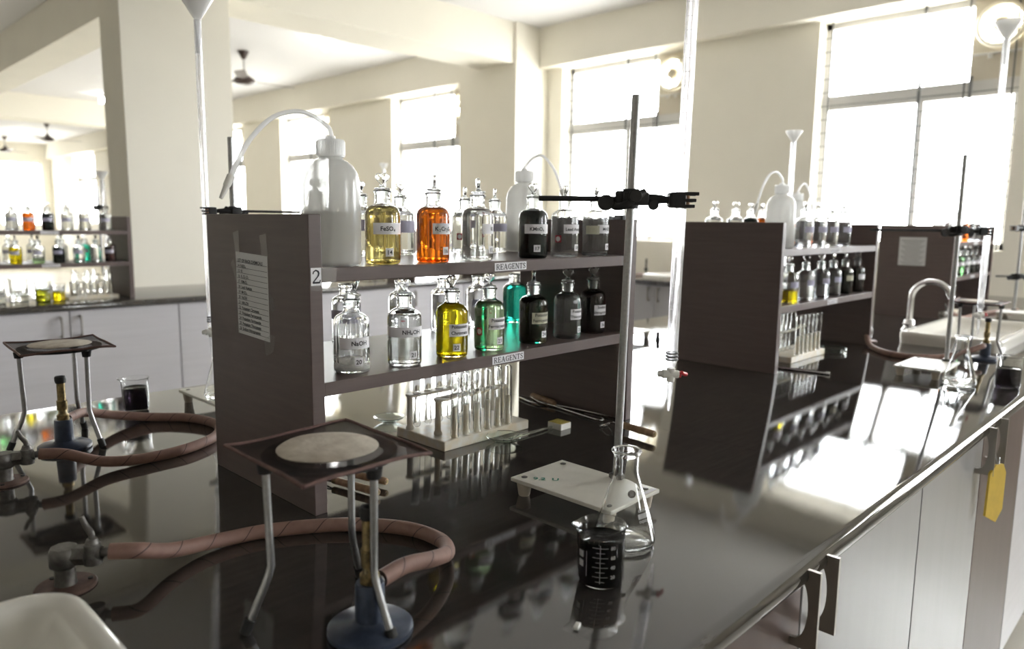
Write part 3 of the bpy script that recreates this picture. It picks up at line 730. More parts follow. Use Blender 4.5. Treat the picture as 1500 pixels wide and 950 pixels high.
# upper shelf, back row
yb = 1.232
bottle(.74, yb, ZU, 'clear bottle standing hidden behind the large wash bottle, its heart stopper showing', 'water', .095, [], None, 270, 50, srot=rad(-60))
bottle(.838, yb, ZU, 'clear bottle with violet label between the wash bottle and the amber bottle', 'water', .095, [], None, 270, 60, paper='violet_paper', lz=(.05, .071), srot=rad(20))
bottle(.934, yb, ZU, 'clear bottle with plain grey label behind the amber FeSO4 bottle', 'water', .095, [], None, 260, 75, paper='violet_paper', srot=rad(-40), lz=(.046, .07))
bottle(1.112, yb, ZU, 'clear bottle with red sticker behind the clear KI bottle', 'water', .095, None, None, srot=rad(58), sticker=205)
bottle(1.205, yb, ZU, 'clear bottle with violet label in the back row beside the second wash bottle', 'water', .095, [], None, 250, 60, paper='violet_paper', srot=rad(50))
# lower shelf, front row
bottle(.656, .995, ZL, 'bottle labelled NaOH with white pellets in the bottom, number 20, stopper askew', None, 0, ['NaOH'], 20, 252, 56, 262, 259, srot=rad(40), stilt=.22, pellets=True, lz=(.040, .058), **FRONT)
bottle(.756, .988, ZL, 'clear bottle labelled NH4OH, number 21, heart stopper upright', 'water', .092, ['NH_4OH'], 21, 240, 80, 258, 263, srot=rad(-32), lz=(.049, .066), **FRONT)
bottle(.865, .992, ZL, 'bright yellow bottle labelled Potassium Chromate, number 22', 'yellow', .099, ['Potassium', 'Chromate'], 22, 266, 46, 262, 247, srot=rad(5), lz=(.039, .061), **FRONT)
bottle(.964, .998, ZL, 'green-yellow bottle labelled Potassium Ferrocyanide, number 23', 'green_yellow', .0985, ['Potassium', 'Ferrocyanide'], 23, 272, 48, 268, 271, srot=rad(-40), lz=(.041, .063), sticker=186, **FRONT)
bottle(1.087, .998, ZL, 'dark bottle with yellowed label Potassium Ferricyanide, number 24', 'brown_black', .0985, ['Potassium', 'Ferricyanide'], 24, 266, 48, 264, 273, paper='old_paper', srot=rad(45), lz=(.041, .063), **FRONT)
bottle(1.186, .992, ZL, 'colourless bottle labelled Potassium Thiocyanate, number 25', 'grey_water', .0985, ['Potassium', 'Thiocyanate'], 25, 282, 48, 276, 283, srot=rad(-30), lz=(.041, .063), **FRONT)
bottle(1.288, 1.005, ZL, 'dark bottle labelled Sodium Nitroprusside, number 26, farthest along the lower shelf', 'dark_red', .0985, ['Sodium', 'Nitroprusside'], 26, 272, 46, 266, 271, srot=rad(-25), lz=(.041, .063), **FRONT)
# lower shelf, back row (no stoppers show under the shelf)
bottle(.803, 1.235, ZL, 'clear bottle with grey band label behind the NaOH bottle', 'water', .096, [], None, 240, 80, paper='violet_paper', stopper=False, lz=(.05, .068))
bottle(.938, 1.235, ZL, 'clear bottle with yellowed label behind the NH4OH bottle', 'water', .096, [], None, 235, 60, paper='old_paper', stopper=False, sticker=262)
bottle(1.052, 1.235, ZL, 'clear half-hidden bottle behind the yellow chromate bottle', 'grey_water', .088, [], None, 250, 50, paper='old_paper', stopper=False)
bottle(1.156, 1.235, ZL, 'clear bottle with violet label and red sticker behind the ferrocyanide bottle', 'water', .096, [], None, 240, 40, paper='violet_paper', stopper=False, sticker=262)
bottle(1.277, 1.235, ZL, 'teal green bottle in the back row of the lower shelf', 'teal', .098, None, None, stopper=False)

# rack in the middle of the bench
S = dict(seg=24, group='bottles on the middle rack')
y2 = R1Y + .045
for x, l, lv, d in ((2.352, 'grey_water', .09, 'clear bottle with violet label, first right of the middle rack wash bottle'), (2.458, 'grey_water', .09, 'clear bottle with violet label, second right of the middle rack wash bottle'),
                    (2.556, 'water', .092, 'clear bottle with violet label, third right of the middle rack wash bottle'), (2.672, 'grey_water', .09, 'clear bottle at the right end of the middle rack upper shelf')):
    bottle(x, y2, ZU, d, l, lv, [], None, 262, 55, paper='violet_paper', srot=x * 7, **S)
for x, l, d in ((2.18, 'water', 'clear bottle peeping over the left top corner of the middle rack'), (2.322, 'water', 'clear bottle behind the middle rack end panel, next to the black one'), (2.43, 'purple_black', 'black bottle peeping over the middle rack end panel'), (2.515, 'orange', 'orange bottle peeping over the middle rack end panel')):
    bottle(x, 1.215, ZU, d, l, .097, [], None, 262, 55, srot=x * 5, **S)
for x, l, lv, pp, d in ((2.262, 'yellow', .04, 'violet_paper', 'bottle with yellow liquid in its lower half on the middle rack'), (2.385, 'water', .09, 'violet_paper', 'clear bottle next to the yellow one on the middle rack lower shelf'), (2.510, 'grey_water', .09, 'violet_paper', 'clear bottle, third along the middle rack lower shelf'),
                        (2.612, 'grey_water', .09, 'violet_paper', 'clear bottle, fourth along the middle rack lower shelf'), (2.722, 'brown_black', .09, 'old_paper', 'dark bottle with yellowed label on the middle rack lower shelf'), (2.838, 'dark_red', .095, 'paper', 'dark bottle with white label at the right end of the middle rack lower shelf')):
    bottle(x, y2, ZL, d, l, lv, [], None, 258, 42, paper=pp, srot=x * 6, **S)
for x, d in ((2.32, 'clear bottle in the back row behind the middle rack, first gap'), (2.45, 'clear bottle in the back row behind the middle rack, second gap'), (2.56, 'clear bottle in the back row behind the middle rack, third gap'), (2.67, 'clear bottle in the back row behind the middle rack, fourth gap')):
    bottle(x, 1.215, ZL, d, 'water', .09, [], None, 262, 42, paper='violet_paper', srot=x * 5, **S)
# rack beyond the sink
S = dict(seg=20, group='bottles on the rack beyond the sink')
y3 = R1Y + .057
for i, (x, l, d) in enumerate(((4.07, 'water', 'clear bottle at the near end of the upper shelf beyond the sink'), (4.19, 'water', 'clear bottle beside the orange one, beyond the sink'), (4.31, 'orange', 'orange bottle on the upper shelf of the rack beyond the sink'), (4.43, 'grey_water', 'grey bottle right of the orange one, beyond the sink'), (4.56, 'grey_water', 'grey bottle second right of the orange one, beyond the sink'))):
    bottle(x, y3, ZU, d, l, .095, [], None, 262, 60, paper='violet_paper', srot=i, **S)
for i, (x, l, d) in enumerate(((4.06, 'water', 'clear bottle at the near end of the lower shelf beyond the sink'), (4.17, 'water', 'second clear bottle of the lower shelf beyond the sink'), (4.28, 'pale_green', 'green bottle on the lower shelf beyond the sink'), (4.39, 'grey_water', 'grey bottle right of the green one, beyond the sink'), (4.50, 'brown_black', 'dark bottle with white label beyond the sink'), (4.61, 'dark_red', 'dark bottle at the far end of the lower shelf beyond the sink'))):
    bottle(x, y3, ZL, d, l, .095, [], None, 262, 55, srot=i, **S)
# second bench, rack left of the pillar
S = dict(seg=20, group='bottles on the rack left of the pillar')
y4 = 4.445
for i, (x, l, d) in enumerate(((.825, 'pale_green', 'pale green bottle at the left edge of the rack by the pillar'), (.932, 'grey_water', 'clear bottle left of the red one by the pillar'), (1.006, 'orange', 'red-orange bottle on the rack by the pillar'), (1.092, 'purple_black', 'black bottle on the upper shelf by the pillar'), (1.18, 'water', 'clear bottle right of the black one by the pillar'), (1.265, 'water', 'clear bottle second right of the black one by the pillar'), (1.37, 'grey_water', 'grey bottle against the end panel by the pillar'))):
    bottle(x, y4, ZU, d, l, .095, [], None, 245, 50, paper='violet_paper', srot=i, stopper=(i != 5), **S)
for i, (x, l, lv, d) in enumerate(((.84, 'water', .09, 'clear bottle at the left edge of the lower shelf by the pillar'), (.938, 'yellow', .092, 'yellow bottle on the lower shelf by the pillar'), (1.038, 'green_yellow', .03, 'bottle with a little pale yellow liquid by the pillar'), (1.132, 'purple_black', .09, 'black bottle on the lower shelf by the pillar'), (1.228, 'water', .09, 'clear bottle with violet label on the lower shelf by the pillar'), (1.312, 'water', .09, 'unlabelled clear bottle on the lower shelf by the pillar'), (1.382, 'dark_red', .09, 'dark red bottle against the end panel of the lower shelf by the pillar'))):
    bottle(x, y4, ZL, d, l, lv, [] if i != 5 else None, None, 245, 45, paper='violet_paper', srot=i, **S)
for i, (x, l, d) in enumerate(((.95, 'water', 'clear back row bottle behind the red bottle by the pillar'), (1.06, 'water', 'clear back row bottle behind the black bottle by the pillar'), (1.20, 'water', 'clear back row bottle in the middle of the rack by the pillar'), (1.315, 'teal', 'teal back row bottle near the end panel by the pillar'))):
    bottle(x, 4.65, ZL, d, l, .096, [], None, 245, 45, paper='violet_paper', srot=i, **S)
# second bench, rack behind the near bottles
S = dict(seg=16, group='bottles on the rack across the aisle')
for i, (x, l, d) in enumerate(((3.58, 'water', 'clear bottle by the end panel of the rack across the aisle'), (3.70, 'water', 'clear bottle left of the orange one across the aisle'), (3.83, 'orange', 'orange bottle across the aisle, behind the clear KI bottle'), (3.95, 'water', 'clear bottle right of the orange one across the aisle'), (4.06, 'water', 'clear bottle at the far end of the rack across the aisle'))):
    bottle(x, y4, ZU, d, l, .095, [], None, 245, 50, paper='violet_paper', srot=i, **S)
for i, (x, l, d) in enumerate(((3.60, 'water', 'clear bottle low on the rack across the aisle, by the end panel'), (3.72, 'yellow', 'yellow bottle low on the rack across the aisle'), (3.85, 'water', 'clear bottle low on the rack across the aisle, middle'))):
    bottle(x, y4, ZL, d, l, .095, [], None, 245, 50, paper='violet_paper', srot=i, **S)

# ------------------------------------------------------------------ wash bottles
def wash_bottle(x, y, z, label, tube, tip, level=.082, s=1., rot=0.):
    t = thing('wash_bottle', label, 'wash bottle', (x, y, z), rot, 'polythene wash bottles')
    R = .0435
    o = [(0, .001), (.034, 0), (.041, .002), (R, .008), (R, .112), (.0428, .126), (.0395, .140), (.033, .151), (.024, .158), (.0178, .161), (.0172, .166)]
    i = [(.0158, .166), (.0164, .160), (.0228, .1565), (.0318, .1495), (.0382, .139), (.0414, .1255), (R - .0014, .112), (R - .0014, .009), (.040, .0035), (0, .0025)]
    b = B(); lathe(b, [(r * s, q * s) for r, q in o + i], 48); part('bottle_body', b, 'polythene', t, angle=1.2)
    b = B(); R2 = R - .0020; lathe(b, [(0, .0032), (.039, .004), (R2, .0095), (R2, level - .0012)], 40); lathe(b, [(R2, level - .0012), (R2, level), (R2 - .002, level), (R2 - .004, level - .001), (0, level - .0012)], 40, mat=1); part('water', b, ['polythene_water', 'meniscus'], t)
    b = B(); lathe(b, [(0, .164), (.0205, .164), (.0212, .166), (.0212, .187), (.0195, .1895), (.008, .190), (.0072, .195), (0, .195)], 40)
    for k in range(40):
        a = 2 * PI * k / 40; rod(b, (.0212 * math.cos(a), .0212 * math.sin(a), .167), (.0212 * math.cos(a), .0212 * math.sin(a), .186), .0006, seg=5)
    part('screw_cap', b, 'funnel_plastic', t)
    b = B(); sweep(b, catmull(tube, 10), .0034, 12); part('delivery_tube', b, 'funnel_plastic', t)
    b = B(); sweep(b, catmull([(-.012, 0, .02), (-.004, 0, .06), (0, 0, .12), (0, 0, .19)], 8), .0034, 10); part('dip_tube', b, 'funnel_plastic', t)
    b = B(); p, q = Vector(tip[0]), Vector(tip[1]); m_ = p + (q - p) * .45
    rod(b, p, m_, .0055, .005); rod(b, m_, q, .0042, .0024); part('nozzle', b, 'white_plastic', t)
T1 = [(.002, 0, .188), (.001, 0, .2), (-.008, 0, .211), (-.046, 0, .225), (-.09, 0, .214), (-.127, 0, .18), (-.15, 0, .142), (-.159, 0, .124)]
T2 = [(-.002, 0, .188), (.002, 0, .2), (.03, 0, .222), (.063, 0, .229), (.101, 0, .204), (.125, 0, .17), (.137, 0, .15)]
wash_bottle(.625, .995, ZU, 'large translucent wash bottle at the front left of the nearest rack', T1, ((-.157, 0, .128), (-.173, 0, .097)))
wash_bottle(1.296, 1.225, ZU, 'translucent wash bottle at the back right of the nearest rack, tube bending right', T2, ((.135, 0, .152), (.147, 0, .125)), .05)
wash_bottle(2.183, y2 + .004, ZU, 'translucent wash bottle at the left end of the middle rack', T1, ((-.157, 0, .128), (-.173, 0, .097)), .03)
wash_bottle(2.80, 1.215, ZU, 'translucent wash bottle at the back of the middle rack, tube bending right', T2, ((.135, 0, .152), (.147, 0, .125)), .05)
wash_bottle(4.68, 1.20, ZU, 'translucent wash bottle on top of the rack beyond the sink', T1, ((-.157, 0, .128), (-.173, 0, .097)), .05)

# ------------------------------------------------------------------ beakers and flasks
def beaker(x, y, label, liq=None, level=.06, R=.029, H=.083, rot=0., printed=False, z=0., name='beaker', group='glass beakers'):
    t = thing(name, label, 'beaker', (x, y, z), rot, group)
    w = .0014
    o = [(0, .0015), (R * .8, .0008), (R * .94, .002), (R, .008), (R, H - .007), (R * 1.02, H - .003), (R * 1.075, H - .0005), (R * 1.085, H + .0008), (R * 1.06, H + .0012)]
    i = [(R * 1.0, H - .002), (R - w, H - .007), (R - w, .009), (R * .9, .0038), (0, .0032)]
    b = B(); rings = lathe(b, o + i, 48)
    for ring in rings:
        for v in ring:
            a = math.atan2(v.co.y, v.co.x); k = max(0., (v.co.z - (H - .012)) / .012)
            if k > 0:
                g = math.exp(-(a / .33) ** 2) * min(1.1, k); v.co.x += .0075 * g; v.co.z += .001 * g
    part('glass_body', b, 'glass', t, angle=1.2)
    if liq:
        r = R - w + .0002; b = B(); lathe(b, [(0, .003), (R * .9, .0036), (r, .0088), (r, level), (r - .0012, level - .001), (0, level - .001)], 44); part('liquid', b, 'liq_' + liq, t)
    if printed:
        b = B(); c = rad(printed); r = R + .0004
        for k in range(8):
            zz = .012 + k * (level - .010 - .006) / 7; h = .0095 if k % 2 else .0055; curved(b, r, c, h / R, zz - .00025, zz + .00025, 0, 4)
            if k % 2:
                curved_text(b, str((k + 1) * 10), .0062, r, c + .56, zz - .0022, 0)
        curved(b, r, c, .009, .010, .058, 0, 2)
        for zz in (.026, .038): curved(b, r, c - .95, .14, zz, zz + .008, 0, 4)
        curved(b, r, c - .62, .010, .016, .048, 0, 2)
        part('graduations', b, 'white_print', t, 'white printed volume scale with 20, 40, 60 and 80', normals=False)
    return t
def flask(x, y, label, z=0., printed=False, liq=.010, s=1., zsc=1.):
    t = thing('conical_flask', label, 'flask', (x, y, z), 0, 'conical flasks'); t.scale = (1.03, 1.03, zsc)
    o = [(0, .002), (.030, .0006), (.038, .002), (.0412, .007), (.0410, .014), (.0365, .034), (.0290, .062), (.0215, .088), (.0172, .103), (.0162, .110), (.0162, .130), (.0168, .134), (.0192, .1365), (.0205, .139), (.0196, .1412), (.0172, .1415)]
    i = [(.0158, .139), (.0148, .130), (.0148, .110), (.0158, .1034), (.0200, .088), (.0274, .062), (.0349, .034), (.0394, .015), (.0393, .009), (.036, .005), (0, .004)]
    b = B(); lathe(b, [(r * s, q * s) for r, q in o + i], 52); part('glass_body', b, 'glass', t, angle=1.2)
    if liq:
        b = B(); lathe(b, [(0, .0038), (.0362, .0048), (.0395, .009), (.0396, liq), (0, liq)], 44); part('liquid', b, 'liq_water', t)
    if printed:
        b = B()
        def on(c, zz):  # plane tangent to the cone at angle c
            r = .0415 - (zz - .014) * .278 + .0006; n = Vector((math.cos(c), math.sin(c), .27)).normalized(); rt = Vector((-math.sin(c), math.cos(c), 0))
            return plane_M((r * math.cos(c), r * math.sin(c), zz), rt, n.cross(rt))
        c = rad(262); M = on(c, .052); 
        b.faces.new([b.verts.new(M @ Vector(p)) for p in ((-.008, -.0035, 0), (.008, -.0035, 0), (.008, .0035, 0), (-.008, .0035, 0))])
        put_text(b, 'cces', .0075, on(c, .058), 0); put_text(b, 'oqao', .0075, on(c, .0435), 0)
        part('white_marking', b, 'white_print', t, 'white printed writing panel', smooth=False, normals=False)
        b = B(); c = rad(236); M = on(c, .083); cp = circ(0, 0, .0055, 20)
        b.faces.new([b.verts.new(M @ Vector((p, q, 0))) for p, q in cp])
        for k in range(4):
            q = -.003 + k * .002; b.faces.new([b.verts.new(M @ Vector(p)) for p in ((-.003, q, 1e-4), (.003, q + .0012, 1e-4), (.003, q + .0019, 1e-4), (-.003, q + .0007, 1e-4))]).material_index = 1
        part('round_mark', b, ['dirty_steel', 'white_print'], t, 'round grey stamp on the glass', smooth=False, normals=False)
    return t
beaker(.701, .523, 'beaker of dark purple liquid in the foreground, with a white printed scale', 'beaker_dark', .0585, .0285, .0735, rad(140), printed=74)
flask(.812, .568, 'conical flask standing behind the foreground beaker', printed=True, liq=.0095, zsc=.955)
beaker(.592, 1.790, 'beaker of dark liquid near the back edge, left of the nearest rack', 'beaker_dark', .052, .0275, .074, rad(170))
beaker(2.406, .416, 'beaker of dark liquid at the right edge of the bench', 'beaker_dark', .055, .031, .088, rad(150))
flask(2.345, .520, 'conical flask standing on the bench beside the right-hand stand', liq=.018)

# ------------------------------------------------------------------ retort stands, clamps, burettes
def stand(label, x0, x1, y0, y1, rx, ry, H=.645, marks=False, lean=0.):
    cx, cy = (x0 + x1) / 2, (y0 + y1) / 2
    t = thing('retort_stand', label, 'stand', (cx, cy, 0), 0, 'retort stands')
    b = B(); box(b, x0 - cx, x1 - cx, y0 - cy, y1 - cy, .0235, .030, .0012)
    pl = part('base_plate', b, 'white_plate', t, 'white base plate', smooth=False)
    for sx in (x0 + .016, x1 - .016):
        for sy in (y0 + .016, y1 - .016):
            b = B(); lathe(b, [(0, 0), (.0085, 0), (.0095, .002), (.0125, .021), (.0125, .0234), (0, .0234)], 20, cx=sx - cx, cy=sy - cy); part('foot', b, 'rubber_foot', t, 'cream rubber foot')
            b = B(); lathe(b, [(0, .0300), (.005, .0300), (.0052, .0308), (.0035, .0316), (0, .0316)], 16, cx=sx - cx, cy=sy - cy); part('screw', b, 'dirty_steel', pl)
    b = B(); rod(b, (rx - cx, ry - cy, .0302), (rx - cx + .7 * lean, ry - cy - .7 * lean, H), .0065, seg=20, bev=.001); part('rod', b, 'steel', t, 'steel rod', angle=.5)
    b = B(); lathe(b, [(0, .0302), (.0125, .0302), (.0125, .037), (.0105, .038), (0, .038)], 6, cx=rx - cx, cy=ry - cy); part('nut', b, 'dirty_steel', t)
    if marks:
        b = B(); M = plane_M((-.045, .072, .0303), (.55, -.83, 0), (.83, .55, 0))
        M = plane_M((-.048, .066, .0304), (.62, -.78, 0), (.78, .62, 0))
        put_text(b, '9.2  U', .017, M, 0, 0.); part('pen_mark', b, 'green_ink', pl, 'green pen writing', smooth=False, normals=False)
        b = B(); M = plane_M((x1 - cx - .02, y0 - cy + .006, .0304), (1, 0, 0), (0, 1, 0)); 
        b.faces.new([b.verts.new(M @ Vector(p)) for p in ((-.022, -.004, 0), (.016, -.004, 0), (.016, .003, 0), (-.022, .003, 0))]); part('paper_strip', b, 'paper', pl, 'white paper strip', smooth=False, normals=False)
    return t
def clamp(label, x, y, z, rot, arm=.135, size=1.):
    """burette clamp: the boss head sits round a rod at the origin, arm to -x, jaws to +x"""
    t = thing('burette_clamp', label, 'clamp', (x, y, z), rot, 'black burette clamps'); t.scale = (size, size, size)
    b = B(); rod(b, (-arm, .013, 0), (.01, .013, 0), .0042, seg=14, bev=.0012); part('arm_rod', b, 'black_iron', t)
    b = B()
    pipe(b, (0, 0, -.015), (0, 0, .015), .0125, .0068, 18); box(b, -.022, .012, .006, .021, -.0125, .0125, .003); box(b, -.012, .026, -.013, -.007, -.010, .010, .002)
    sweep(b, catmull([(-.03, .013, -.006), (-.022, .002, -.012), (-.008, -.011, -.009), (.008, -.013, .004), (.02, -.008, .010)], 5), .006, 10); part('boss_head', b, 'black_iron', t)
    b = B(); rod(b, (-.038, -.002, -.006), (-.038, .006, -.006), .0125, seg=20, bev=.0015); rod(b, (-.038, .005, -.006), (-.03, .013, -.002), .0045); part('thumb_screw', b, 'black_iron', t)
    b = B(); rod(b, (.004, -.022, .004), (.004, -.014, .004), .0105, seg=20, bev=.0015); rod(b, (.004, -.016, .004), (.004, -.007, .004), .004); part('thumb_screw', b, 'black_iron', t)
    b = B(); sweep(b, catmull([(.012, .004, 0), (.028, .004, 0), (.045, .002, 0), (.055, 0, -.001), (.064, 0, -.002)], 5), .009, 12, radii=[.010 - .0055 * k / 20 for k in range(21)]); part('jaw_stem', b, 'black_iron', t)
    b = B(); rod(b, (.034, -.012, -.009), (.034, -.004, -.009), .008, seg=18, bev=.001); rod(b, (.034, -.006, -.007), (.034, .002, -.003), .0035); part('thumb_screw', b, 'black_iron', t)
    for s in (-1, 1):
        b = B(); box(b, .060, .083, s * .0095 - .003, s * .0095 + .003, -.013, .011, .002)
        for q, (za, L) in enumerate(((.0085, .103), (-.0015, .099), (-.0105, .097))): box(b, .080, L, s * .0100 - .0025, s * .0100 + .0025, za - .0026, za + .0026, .001)
        part('jaw', b, 'black_iron', t, smooth=False)
        b = B(); rod(b, (.087, s * .0072, -.008), (.087, s * .0072, .006), .0026, seg=10); part('cork_pad', b, 'cork', t)
    b = B(); box(b, .058, .065, -.011, .011, -.012, .010, .002); part('jaw_bridge', b, 'black_iron', t, smooth=False)
def burette(label, x, y, ztip, ztop, rot, key='red_plastic', funnel=False, r=.0088, tilt=0.):
    """glass burette hanging upright; origin on its axis at bench level"""
    t = thing('burette', label, 'burette', (x, y, 0), rot, 'glass burettes'); t.rotation_euler = (0, tilt, rot)
    zc = ztip + .060; zb = zc + .014; w = .0013
    prof = [(.0036, zc), (.0062, zb - .006), (.0068, zb), (r, zb + .010), (r, ztop), (r + .001, ztop + .001), (r - w, ztop + .001), (r - w, zb + .011), (.004, zb + .001), (.0022, zc)]
    b = B(); rs = lathe(b, prof, 28)
    for i in range(28): b.faces.new((rs[-1][i], rs[-1][(i + 1) % 28], rs[0][(i + 1) % 28], rs[0][i]))
    part('glass_tube', b, 'burette_glass', t, angle=1.2)
    b = B()
    z = zb + .05
    while z < min(ztop - .03, 1.0):
        curved(b, r + .0002, rad(240), .42, z, z + .0006, 0, 4); z += .02
    part('scale', b, 'white_print', t, normals=False)
    for k in range(3):
        b = B(); z = zb + .009 + k * .0052; pipe(b, (0, 0, z), (0, 0, z + .0019), r + .0011, r - .001 + .0011, 24); part('sealing_ring', b, 'black_rubber', t, 'black rubber ring')
    b = B(); rod(b, (-.0135, 0, zc), (.013, 0, zc), .0072, .0062, seg=20, bev=.001); rod(b, (0, 0, zc - .012), (0, 0, zc + .010), .0062, .0068); co = part('stopcock', b, 'white_plastic', t, 'cream stopcock barrel')
    b = B(); rod(b, (-.021, 0, zc), (-.0135, 0, zc), .0048, .0058, seg=16, bev=.001); part('stopcock_nut', b, 'white_plastic', co)
    b = B(); box(b, .0125, .0165, -.004, .004, zc - .0045, zc + .0045, .001); sweep(b, [(.016, -.004, zc + .0035), (.020, .0, zc + .001), (.026, .006, zc - .001)], .0034, 10); part('stopcock_key', b, key, co, 'red key')
    b = B(); rs = lathe(b, [(.0050, zc - .011), (.0046, ztip + .035), (.0026, ztip + .005), (.0022, ztip), (.0009, ztip), (.0012, ztip + .006), (.003, ztip + .035), (.0034, zc - .011)], 18)
    for i in range(18): b.faces.new((rs[-1][i], rs[-1][(i + 1) % 18], rs[0][(i + 1) % 18], rs[0][i]))
    part('jet', b, 'burette_glass', t)
    if funnel:
        f = thing('filter_funnel', funnel, 'funnel', (x, y, ztop), 0, 'white funnels on burettes')
        o = [(.0030, -.07), (.0050, -.07), (.0062, .0022), (.0105, .008), (.035, .048), (.0355, .051), (.034, .051), (.0085, .008), (.0045, .001)]
        b = B(); rs = lathe(b, o, 32)
        for i in range(32): b.faces.new((rs[-1][i], rs[-1][(i + 1) % 32], rs[0][(i + 1) % 32], rs[0][i]))
        part('funnel_body', b, 'funnel_plastic', f, angle=1.2)
AR = -rad(45.7)
def atclamp(x, y, d=.089, a=AR): return x + d * math.cos(a), y + d * math.sin(a)
stand('retort stand with tall steel rod and white base plate in front of the nearest rack', .829, .958, .606, .806, .951, .684, .634, True, .012)
clamp('black burette clamp on the tall steel rod in front of the nearest rack', .957, .678, .478, AR, .142)
bx, by = atclamp(.957, .678, .0695)
burette('glass burette with red stopcock key held in front of the middle rack', bx, by, .143, .93, AR, r=.0092, tilt=.0175)
stand('retort stand whose rod rises behind the left end of the nearest rack', .692, .818, 1.585, 1.797, .796, 1.69, .628)
clamp('black burette clamp showing just above the top of the nearest rack end panel', .796, 1.69, .459, PI, .28, .72)
bx, by = .796 - .064, 1.69
burette('glass burette rising left of the nearest rack, in front of the square pillar', bx, by, .12, .872, 0., r=.0080, funnel='white funnel in the top of the burette before the square pillar')
flask(.735, 1.645, 'conical flask on the white stand plate behind the nearest rack end panel', z=.030, liq=.012)
stand('retort stand with thin rod beside the white sink on the right', 2.36, 2.565, .572, .70, 2.552, .606, .655)
clamp('black burette clamp on the thin rod beside the white sink', 2.552, .606, .430, AR, .26)
bx, by = atclamp(2.552, .606)
burette('glass burette with white funnel at the right edge of the photo', bx, by, .115, .985, AR, r=.0095, funnel='white funnel at the right edge, on top of the rightmost burette')
stand('retort stand hidden behind the nearest rack rod, on the aisle side', 2.22, 2.43, 1.60, 1.75, 2.32, 1.69, .47)
clamp('black clamp level with the rack tops, on the aisle side between the two nearer racks', 2.32, 1.69, .459, PI, .26)
stand('retort stand on the aisle side just behind the middle rack, thin rod top showing', 3.15, 3.30, 1.33, 1.51, 3.285, 1.42, .575)
clamp('black clamp holding the burette behind the middle rack', 3.285, 1.42, .40, PI, .10)
burette('white burette rising behind the middle rack wash bottle', 3.285 - .089, 1.42, .12, .795, 0., r=.0105, funnel='white funnel above the middle rack')
stand('retort stand by the far end of the sink, rod at the right edge', 4.27, 4.44, .66, .82, 4.42, .77, 1.02)
clamp('small black clamp at the right edge, on the farthest rod', 4.42, .77, .44, 2.9, .12)
clamp('lower small black clamp at the right edge, on the farthest rod', 4.42, .77, .20, AR, .10)
for x, y, zt, d, fd in ((3.325, 4.62, .815, 'burette standing over the second bench behind the amber bottle', 'white funnel seen above the amber FeSO4 bottle'), (1.455, 4.84, .66, 'burette on the second bench between the pillar and the left rack', 'white funnel just left of the square pillar')):
    stand('retort stand of the %s' % d, x - .16, x + .0, y - .07, y + .08, x - .012 + .0, y + .06 if y < 4.7 else y - .05, .62)
    burette(d, x + .02 if False else x + .03, y, .1, zt, 0., r=.012, funnel=fd)
    clamp('clamp of the %s' % d, x - .012, y + .06 if y < 4.7 else y - .05, .5, -1.0 if y < 4.7 else .83, .06)

